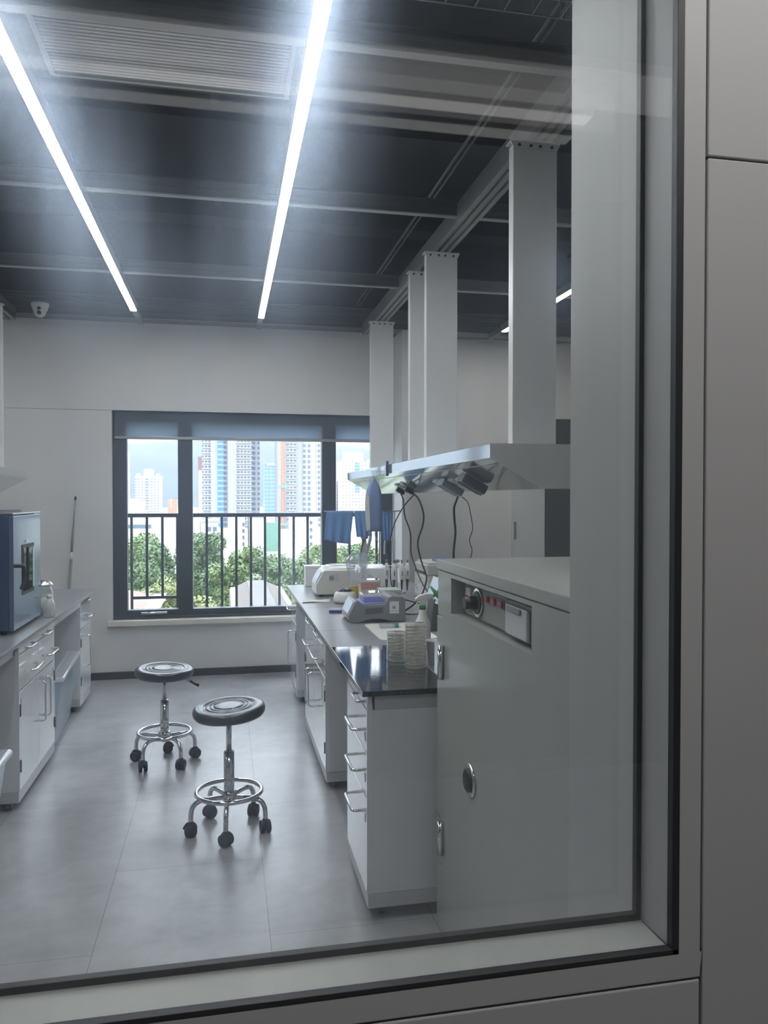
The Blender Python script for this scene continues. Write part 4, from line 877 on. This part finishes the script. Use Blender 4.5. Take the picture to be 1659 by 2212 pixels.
o = slope_box(.28, .80, 3.28, 3.38, .045, M['dgrey'], 'power_adapter', None, .008, .008, org=on_slope(.6, 3.33)); tag(o, 'black power adapter plugged into the near end of the right wing', 'adapter')
slope_box(.28, .80, 3.325, 3.335, .047, M['black'], 'adapter_seam', o, .008, 0)
cable([(1.0, 4.5, .87), (1.06, 4.48, .862), (1.12, 4.5, .858), (1.2, 4.55, .857), (1.3, 4.5, .857), (1.35, 4.3, .857)], .0045, M['rubber'], 'power_cable', 'black cable lying on the worktop behind the grey heating block')
cable([(1.02, 5.0, .857), (1.05, 4.95, .88), (1.10, 4.93, .905), (1.16, 4.93, .885), (1.25, 4.95, .858)], .0045, M['rubber'], 'power_cable', 'short black cable arching beside the pale green box')

# ------------------------------------------------------------------ outside
gm = pbr('hazy_ground', (0.25, 0.27, 0.22), 0.9, vary=.3, scale=.02)
struct('ground', MB().box(-400, 600, 12, 2600, -16, -15), gm, 'distant ground between the buildings', cat='ground')
F1 = facade('grey_tower_facade', (.32, .33, .35), (.10, .12, .15), 2.9, 2.95, .18, .80, .25, .85)
F2 = facade('dense_balcony_facade', (.37, .37, .37), (.10, .11, .13), 1.9, 2.95, .15, .85, .30, .90)
F3 = facade('blue_curtain_wall', (.20, .32, .46), (.06, .17, .36), 5.2, 2.95, .04, .96, .25, .92, rough=.3)
F4 = facade('white_tower_facade', (.44, .41, .41), (.20, .19, .21), 3.4, 3.0, .25, .70, .30, .75)
F5 = facade('yellow_tower_facade', (.46, .40, .28), (.20, .18, .16), 3.0, 3.0, .25, .75, .30, .78)
F6 = facade('blue_office_facade', (.20, .30, .44), (.10, .19, .33), 4.0, 3.6, .06, .94, .12, .80, rough=.3)
PLW = pbr('blank_white_wall', (.50, .50, .49), .8, vary=.03, scale=.2); PLG = pbr('grey_concrete_wall', (.33, .325, .32), .85, vary=.08, scale=.3)
GLS = pbr('building_window', (.10, .13, .17), .2); ORG = pbr('orange_steel', (.60, .20, .07), .6); BRK = pbr('red_brown_wall', (.26, .11, .10), .8)
LEDG = pbr('pale_ledge', (.46, .46, .46), .7)
def ledges(x0, x1, y0, z0, z1, step, h=.5, dpt=1.0):
    m = MB(); z = z0
    while z < z1: m.box(x0, x1, y0 - dpt, y0, z, z + h); z += step
    return m
# tower A at 450 m
ta = thing('tower_block', 'tall grey tower block with a blue glass strip, left of the two in the window', 'building', (5, 460, -15))
ZA = 75
MB().box(-13, -8.1, 452, 480, -15, ZA).build('balcony_bay', F2, ta); ledges(-13, -8.1, 452, -14, ZA, 2.95).build('balcony_slabs', LEDG, ta)
MB().box(-8.1, -4.3, 450, 480, -15, ZA).build('plain_wall', PLG, ta)
MB().box(-4.3, -1.1, 449, 480, -15, ZA).build('glass_strip', F3, ta)
MB().box(-1.1, 1.4, 452, 480, -15, ZA).build('recessed_wall', F1, ta)
MB().box(1.4, 6.1, 450, 480, -15, ZA).build('plain_wall', PLG, ta); MB().box(3.6, 4.2, 449.8, 450, -15, ZA).build('pilaster', LEDG, ta)
MB().box(6.1, 15.1, 451, 480, -15, ZA).build('balcony_bay', F2, ta); ledges(6.4, 14.6, 451, -14, ZA, 2.95).build('balcony_slabs', LEDG, ta)
MB().box(15.1, 19.6, 456, 480, -15, ZA).build('side_wing', F1, ta)
# tower B at 430 m
tb_ = thing('tower_block', 'tall grey tower block beside the orange hoist mast, right of the two', 'building', (40, 440, -15))
MB().box(28.5, 33.3, 432, 460, -15, ZA).build('plain_wall', PLG, tb_)
MB().box(33.3, 38.5, 430, 460, -15, ZA).build('balcony_bay', F2, tb_); ledges(33.3, 38.3, 430, -14, ZA, 2.95).build('balcony_slabs', LEDG, tb_)
MB().box(38.5, 42.3, 431, 460, -15, ZA).build('plain_wall', PLG, tb_)
MB().box(42.3, 46.2, 430, 460, -15, ZA).build('window_bay', F1, tb_)
MB().box(46.2, 49.5, 431, 460, -15, ZA).build('plain_wall', PLW, tb_)
MB().box(49.5, 52.8, 430, 460, -15, ZA).build('balcony_bay', F2, tb_)
hm = thing('hoist_mast', 'orange construction hoist mast standing in front of the right tower block', 'mast', (30.6, 425, -15))
m = MB(); z = -15
while z < 72:
    for a, b_ in (((29.8, z), (31.3, z + 2)), ((31.3, z), (29.8, z + 2)), ((29.8, z), (31.3, z))): m.tube([(a[0], 424, a[1]), (b_[0], 424, b_[1])], .17, 5)
    z += 2
for x in (29.8, 31.3): m.tube([(x, 424, -15), (x, 424, 72)], .22, 5)
m.build('lattice', ORG, hm)
TQ = pbr('turquoise_platform', (.12, .38, .38), .6)
for z in (7.5, -7.0, -13): MB().box(28.4, 33.0, 422.5, 425, z, z + 1.0).build('platform', TQ, hm)
MB().tube([(31.3, 424, 27), (36, 425, 27)], .2, 5).tube([(31.3, 424, 8), (37, 425, 8)], .2, 5).build('tie_bars', ORG, hm)
def block(label, x0, x1, y0, y1, z1, mat, extra=(), z0=-15, name='building'):
    t = thing(name, label, 'building', ((x0 + x1) / 2, (y0 + y1) / 2, z0))
    MB().box(x0, x1, y0, y1, z0, z1).build('walls', mat, t)
    for (nm_, mt, bb_) in extra: MB().box(*bb_).build(nm_, mt, t)
    return t
wtw = block('white stepped residential tower in front of the hills, left window pane', -98.5, -71, 900, 925, 27, F4,
      [('roof_block', PLW, (-89, -80, 900, 920, 27, 34.5)), ('roof_block', PLW, (-97, -94, 900, 915, 27, 29.5)), ('roof_block', PLW, (-76, -73, 900, 915, 27, 29.5)), ('stair_recess', GLS, (-86.5, -85.3, 899.4, 900, -10, 24))])
ledges(-98.5, -71, 900, -12, 27, 3.0, .8, .8).build('floor_bands', LEDG, wtw)
block('slim pale tower at the left window edge', -128, -112, 950, 970, 57, F4)
block('red brown slab block peeking out left of the tower block', -17.5, -14.5, 520, 535, 29, BRK, [('lower_part', PLW, (-17.2, -14, 519, 535, -15, 20))])
bg_ = block('blue glass office block between the two towers', 37, 49, 750, 790, 36, F6, [('roof_sign', PLW, (39, 48, 749, 750, 33.2, 35.4))])
yt = block('pale yellow apartment tower in the right window pane', 103, 128, 700, 730, 36, F5, [('roof_block', PLW, (108, 124, 702, 725, 36, 44)), ('side_wing', F5, (128, 138, 702, 730, -15, 38)), ('blue_strip', F3, (116, 120, 699.3, 700, 8, 34))])
block('low pale block at the left edge of the yellow tower', 97, 102, 720, 740, 19, F4)
block('distant pale apartment tower rising behind the yellow one', 112, 120, 900, 920, 50, F4)
block('low white building group below the stepped tower', -72, -56, 560, 575, -.2, PLW, [('roof_block', PLW, (-68, -60, 560, 570, -.2, 1.5))])
block('small orange roofed building beside the left mullion', -41, -34.5, 580, 590, 1.2, pbr('orange_wall', (.50, .22, .13), .8), [('stripe', PLW, (-39, -38.2, 579.7, 580, -5, 1))])
block('long low white terminal building seen over the left trees', -34, -23, 260, 275, -5.5, PLW, [('window_strip', GLS, (-33.5, -23.5, 259.8, 260, -8.0, -6.8))])
def lowblock(label, x0, x1, y0, z1, wins):
    t = thing('building', label, 'building', ((x0 + x1) / 2, y0 + 6, -15)); MB().box(x0, x1, y0, y0 + 12, -15, z1).build('walls', PLW, t)
    MB().box(x0 - .3, x1 + .3, y0 - .3, y0 + 12.3, z1, z1 + .35).build('roof_edge', PLG, t)
    for (a, b_, c, d) in wins: MB().box(a, b_, y0 - .05, y0 + .02, c, d).build('window', GLS, t)
    return t
lowblock('blank white gable wall left of the left mullion', -14.2, -10.2, 180, -2.4, [])
lowblock('white building edge right of the left mullion', -7.2, -5.4, 172, -2.2, [])
lowblock('white house with dark windows behind the second railing bars', -4.6, -1.6, 164, -3.2, [(-3.9, -2.9, -5.2, -4.3), (-2.6, -1.8, -5.2, -4.3), (-3.9, -2.9, -7.8, -6.9), (-2.6, -1.8, -7.8, -6.9)])
w4 = lowblock('white block with a stack of balconies in the middle of the view', .6, 4.6, 192, -2.6, [(4.0, 4.5, z, z + .9) for z in (-10, -8.4, -6.8, -5.2)])
lowblock('blank white wall in the middle of the view', 5.6, 9.6, 190, -2.9, [])
lowblock('large white wall in front of the right tower', 14.6, 20.2, 172, -2.4, [(18.3, 18.9, z, z + .8) for z in (-9, -7.4, -5.8, -4.2)])
net = MB().box(10.2, 14.6, 214, 214.6, -13, -5.0).build('sports_net', pbr('green_netting', (.14, .27, .20), .9), org=(12, 214, -13)); tag(net, 'green netting wall of a sports field between the white walls', 'net')
# hills
hv = []; NX, NY = 70, 26; rh = random.Random(11)
import mathutils.noise as mn
for i in range(NX + 1):
    for k in range(NY + 1):
        x = -700 + 1700 * i / NX; y = 1500 + 900 * k / NY; t = k / NY
        crest = 150 + 16 * math.sin((x + 100) / 150) - .055 * max(0, x) + 26 * mn.noise(Vector((x / 160, 0, 3)))
        h = -16 + (crest + 16) * (math.sin(math.pi * min(t, .62) / 1.24) ** 1.1)
        h += 14 * mn.noise(Vector((x / 55, y / 70, 0))) * min(1, t * 4) + 5 * mn.noise(Vector((x / 16, y / 20, 5))) * min(1, t * 4)
        hv.append((x, y, h))
hm_ = MB().add(hv, [(i * (NY + 1) + k, i * (NY + 1) + k + 1, (i + 1) * (NY + 1) + k + 1, (i + 1) * (NY + 1) + k) for i in range(NX) for k in range(NY)], True)
o = hm_.build('hills', pbr('forest_hill', (.03, .045, .035), .95, vary=.4, scale=.03)); tag(o, 'forested hills closing the view behind the towers', 'hills', kind='structure')
# foliage
LM = []
for nm_, c in (('light_leaf', (.145, .20, .075)), ('mid_leaf', (.10, .15, .065)), ('yellow_leaf', (.22, .245, .095))):
    m_ = pbr(nm_, c, .7, vary=.35, scale=.8); LM.append(m_)
TRK = pbr('tree_bark', (.16, .13, .10), .9)
def crown(seed, rx, rz, nleaf, ls):
    r_ = random.Random(seed); m = MB(); blobs = []
    for _ in range(16):
        a = r_.uniform(0, 6.28); q = r_.uniform(0, .75); zz = r_.uniform(-.7, .72)
        s_ = math.sqrt(max(.05, 1 - zz * zz)); blobs.append((Vector((math.cos(a) * q * rx * s_, math.sin(a) * q * rx * s_, zz * rz)), r_.uniform(.22, .42) * rx))
    for _ in range(nleaf):
        c, br_ = r_.choice(blobs)
        d = Vector((r_.gauss(0, 1), r_.gauss(0, 1), r_.gauss(0, 1))).normalized(); p = c + d * br_ * r_.uniform(.75, 1.05)
        a = Vector((r_.gauss(0, 1), r_.gauss(0, 1), r_.gauss(0, .6))).normalized(); b_ = a.cross(d + Vector((0, 0, .01))).normalized(); s_ = ls * r_.uniform(.6, 1.3)
        m.add([p - a * s_, p + b_ * s_ * .5, p + a * s_, p - b_ * s_ * .5], [(0, 1, 2, 3)])
    return m
def tree(label, loc, seed, rx, rz, nleaf, ls, mat, cat='tree', name='leafy_tree'):
    t = thing(name, label, cat, loc, 'trees below the window')
    f = crown(seed, rx, rz, nleaf, ls); z0 = loc[2]
    for i, v in enumerate(f.v): f.v[i] = (v[0] + loc[0], v[1] + loc[1], v[2] + loc[2] + t_h(loc, rz))
    f.build('foliage', mat, t)
    MB().tube([(loc[0], loc[1], z0), (loc[0] + .2, loc[1], z0 + t_h(loc, rz) * .6), (loc[0], loc[1], z0 + t_h(loc, rz) + rz * .3)], [.35, .25, .08], 8).build('trunk', TRK, t)
    return t
def t_h(loc, rz): return loc[2] * 0 + TH
spots = [(-6.6, 62, -1.1, 3.0, 0, 'at the left edge of the view'), (-4.4, 52, -1.2, 2.3, 1, 'behind the left pane railing bars'), (-1.8, 66, -1.0, 2.5, 1, 'just right of the left mullion'),
         (.6, 55, -.9, 1.9, 0, 'tallest in the middle of the view'), (3.2, 70, -2.4, 2.6, 1, 'in the middle distance between the white walls'), (4.5, 57, -2.2, 2.1, 1, 'right of the middle, below the green netting'),
         (8.2, 64, -1.9, 2.3, 0, 'before the right mullion'), (9.2, 52, -1.2, 2.1, 1, 'behind the hanging blue cloth'), (13.2, 60, -1.0, 2.4, 2, 'in the right window pane')]
spots += [(x_, y_, t_, 2.9, k_, d_) for x_, y_, t_, k_, d_ in ((-8.6, 84, -3.0, 0, 'in the rear row, far left'), (-3.2, 88, -3.2, 1, 'in the rear row behind the left mullion'), (-.9, 82, -3.9, 0, 'in the rear row, centre left'), (5.0, 84, -4.2, 1, 'in the rear row, centre'), (10.2, 90, -3.9, 0, 'in the rear row below the blank white wall'), (13.4, 84, -3.2, 1, 'in the rear row, far right'))]
for i, (x, y, top, rad, k, ds_) in enumerate(spots):
    TH = top - 3.2 + 15; tree('leafy green tree ' + ds_, (x, y, -15), 20 + i, rad, 3.2, 5200, .17, LM[k])
low = [(-2.9, 36, -1.9, 1.5, 2, 'low and bright in the left pane'), (-.9, 30, -1.25, 1.15, 2, 'round and yellow green right of the left mullion'), (.35, 33, -2.3, 1.3, 0, 'low beside the grey roof'),
       (-4.3, 44, -1.9, 1.9, 1, 'low at the left edge'), (3.2, 44, -2.9, 1.7, 1, 'low right of the grey roof'), (6.3, 47, -3.0, 1.5, 0, 'low beside the white box'), (-.6, 27, -2.9, 1.1, 2, 'lowest in the foreground')]
for i, (x, y, top, rad, k, ds_) in enumerate(low):
    TH = top - 2.2 + 15; tree('bushy bright tree ' + ds_, (x, y, -15), 60 + i, rad, 2.2, 4200, .10, LM[k], name='bushy_tree')
# roofs below the window
RT = pbr('grey_roof_tiles', (.10, .085, .075), .85, vary=.25, scale=6, bump=.5, bscale=12)
rf = thing('tiled_roof_house', 'low tiled house with a pale concrete roof strip below the middle window pane', 'building', (1.3, 31, -15))
MB().box(.2, 2.5, 26, 36, -15, -2.5).build('walls', PLG, rf)
MB().prism([(.15, -2.62), (.95, -2.25), (.95, -2.5), (.15, -2.7)], 'Y', 25.8, 36.2).build('roof_slope', RT, rf)
MB().box(.95, 1.75, 25.8, 36.2, -2.45, -2.22).build('concrete_strip', pbr('weathered_concrete', (.12, .115, .11), .9, vary=.2, scale=2), rf)
MB().prism([(1.75, -2.25), (2.6, -2.62), (2.6, -2.7), (1.75, -2.5)], 'Y', 25.8, 36.2).build('roof_slope', RT, rf)
rf2 = thing('tiled_roof_house', 'low house with a brown tiled roof at the lower left of the window', 'building', (-4.2, 31, -15))
MB().box(-6.0, -2.8, 27, 36, -15, -2.7).build('walls', PLG, rf2)
MB().prism([(-6.2, -2.3), (-2.7, -2.75), (-2.7, -2.85), (-6.2, -2.5)], 'Y', 26.8, 36.2).build('roof', pbr('brown_roof_tiles', (.18, .13, .105), .85, vary=.3, scale=6, bump=.5, bscale=12), rf2)
MB().box(-2.78, -2.62, 26.8, 36.2, -2.9, -2.68).build('gutter', PLW, rf2)
# haze over the city
hz = bpy.data.materials.new('city_haze'); hz.use_nodes = True; nt = hz.node_tree; nt.nodes.remove(nt.nodes['Principled BSDF'])
vsn = nt.nodes.new('ShaderNodeVolumeScatter'); vsn.inputs['Color'].default_value = (.66, .74, 1, 1); vsn.inputs['Density'].default_value = .00028; vsn.inputs['Anisotropy'].default_value = .2
nt.links.new(vsn.outputs[0], nt.nodes['Material Output'].inputs['Volume'])
hzo = MB().box(-600, 900, 40, 2700, -18, 260).build('haze', hz); tag(hzo, 'pale haze hanging over the city', 'haze', kind='stuff')
for o in bpy.data.objects:
    if '_org' in o: del o['_org']
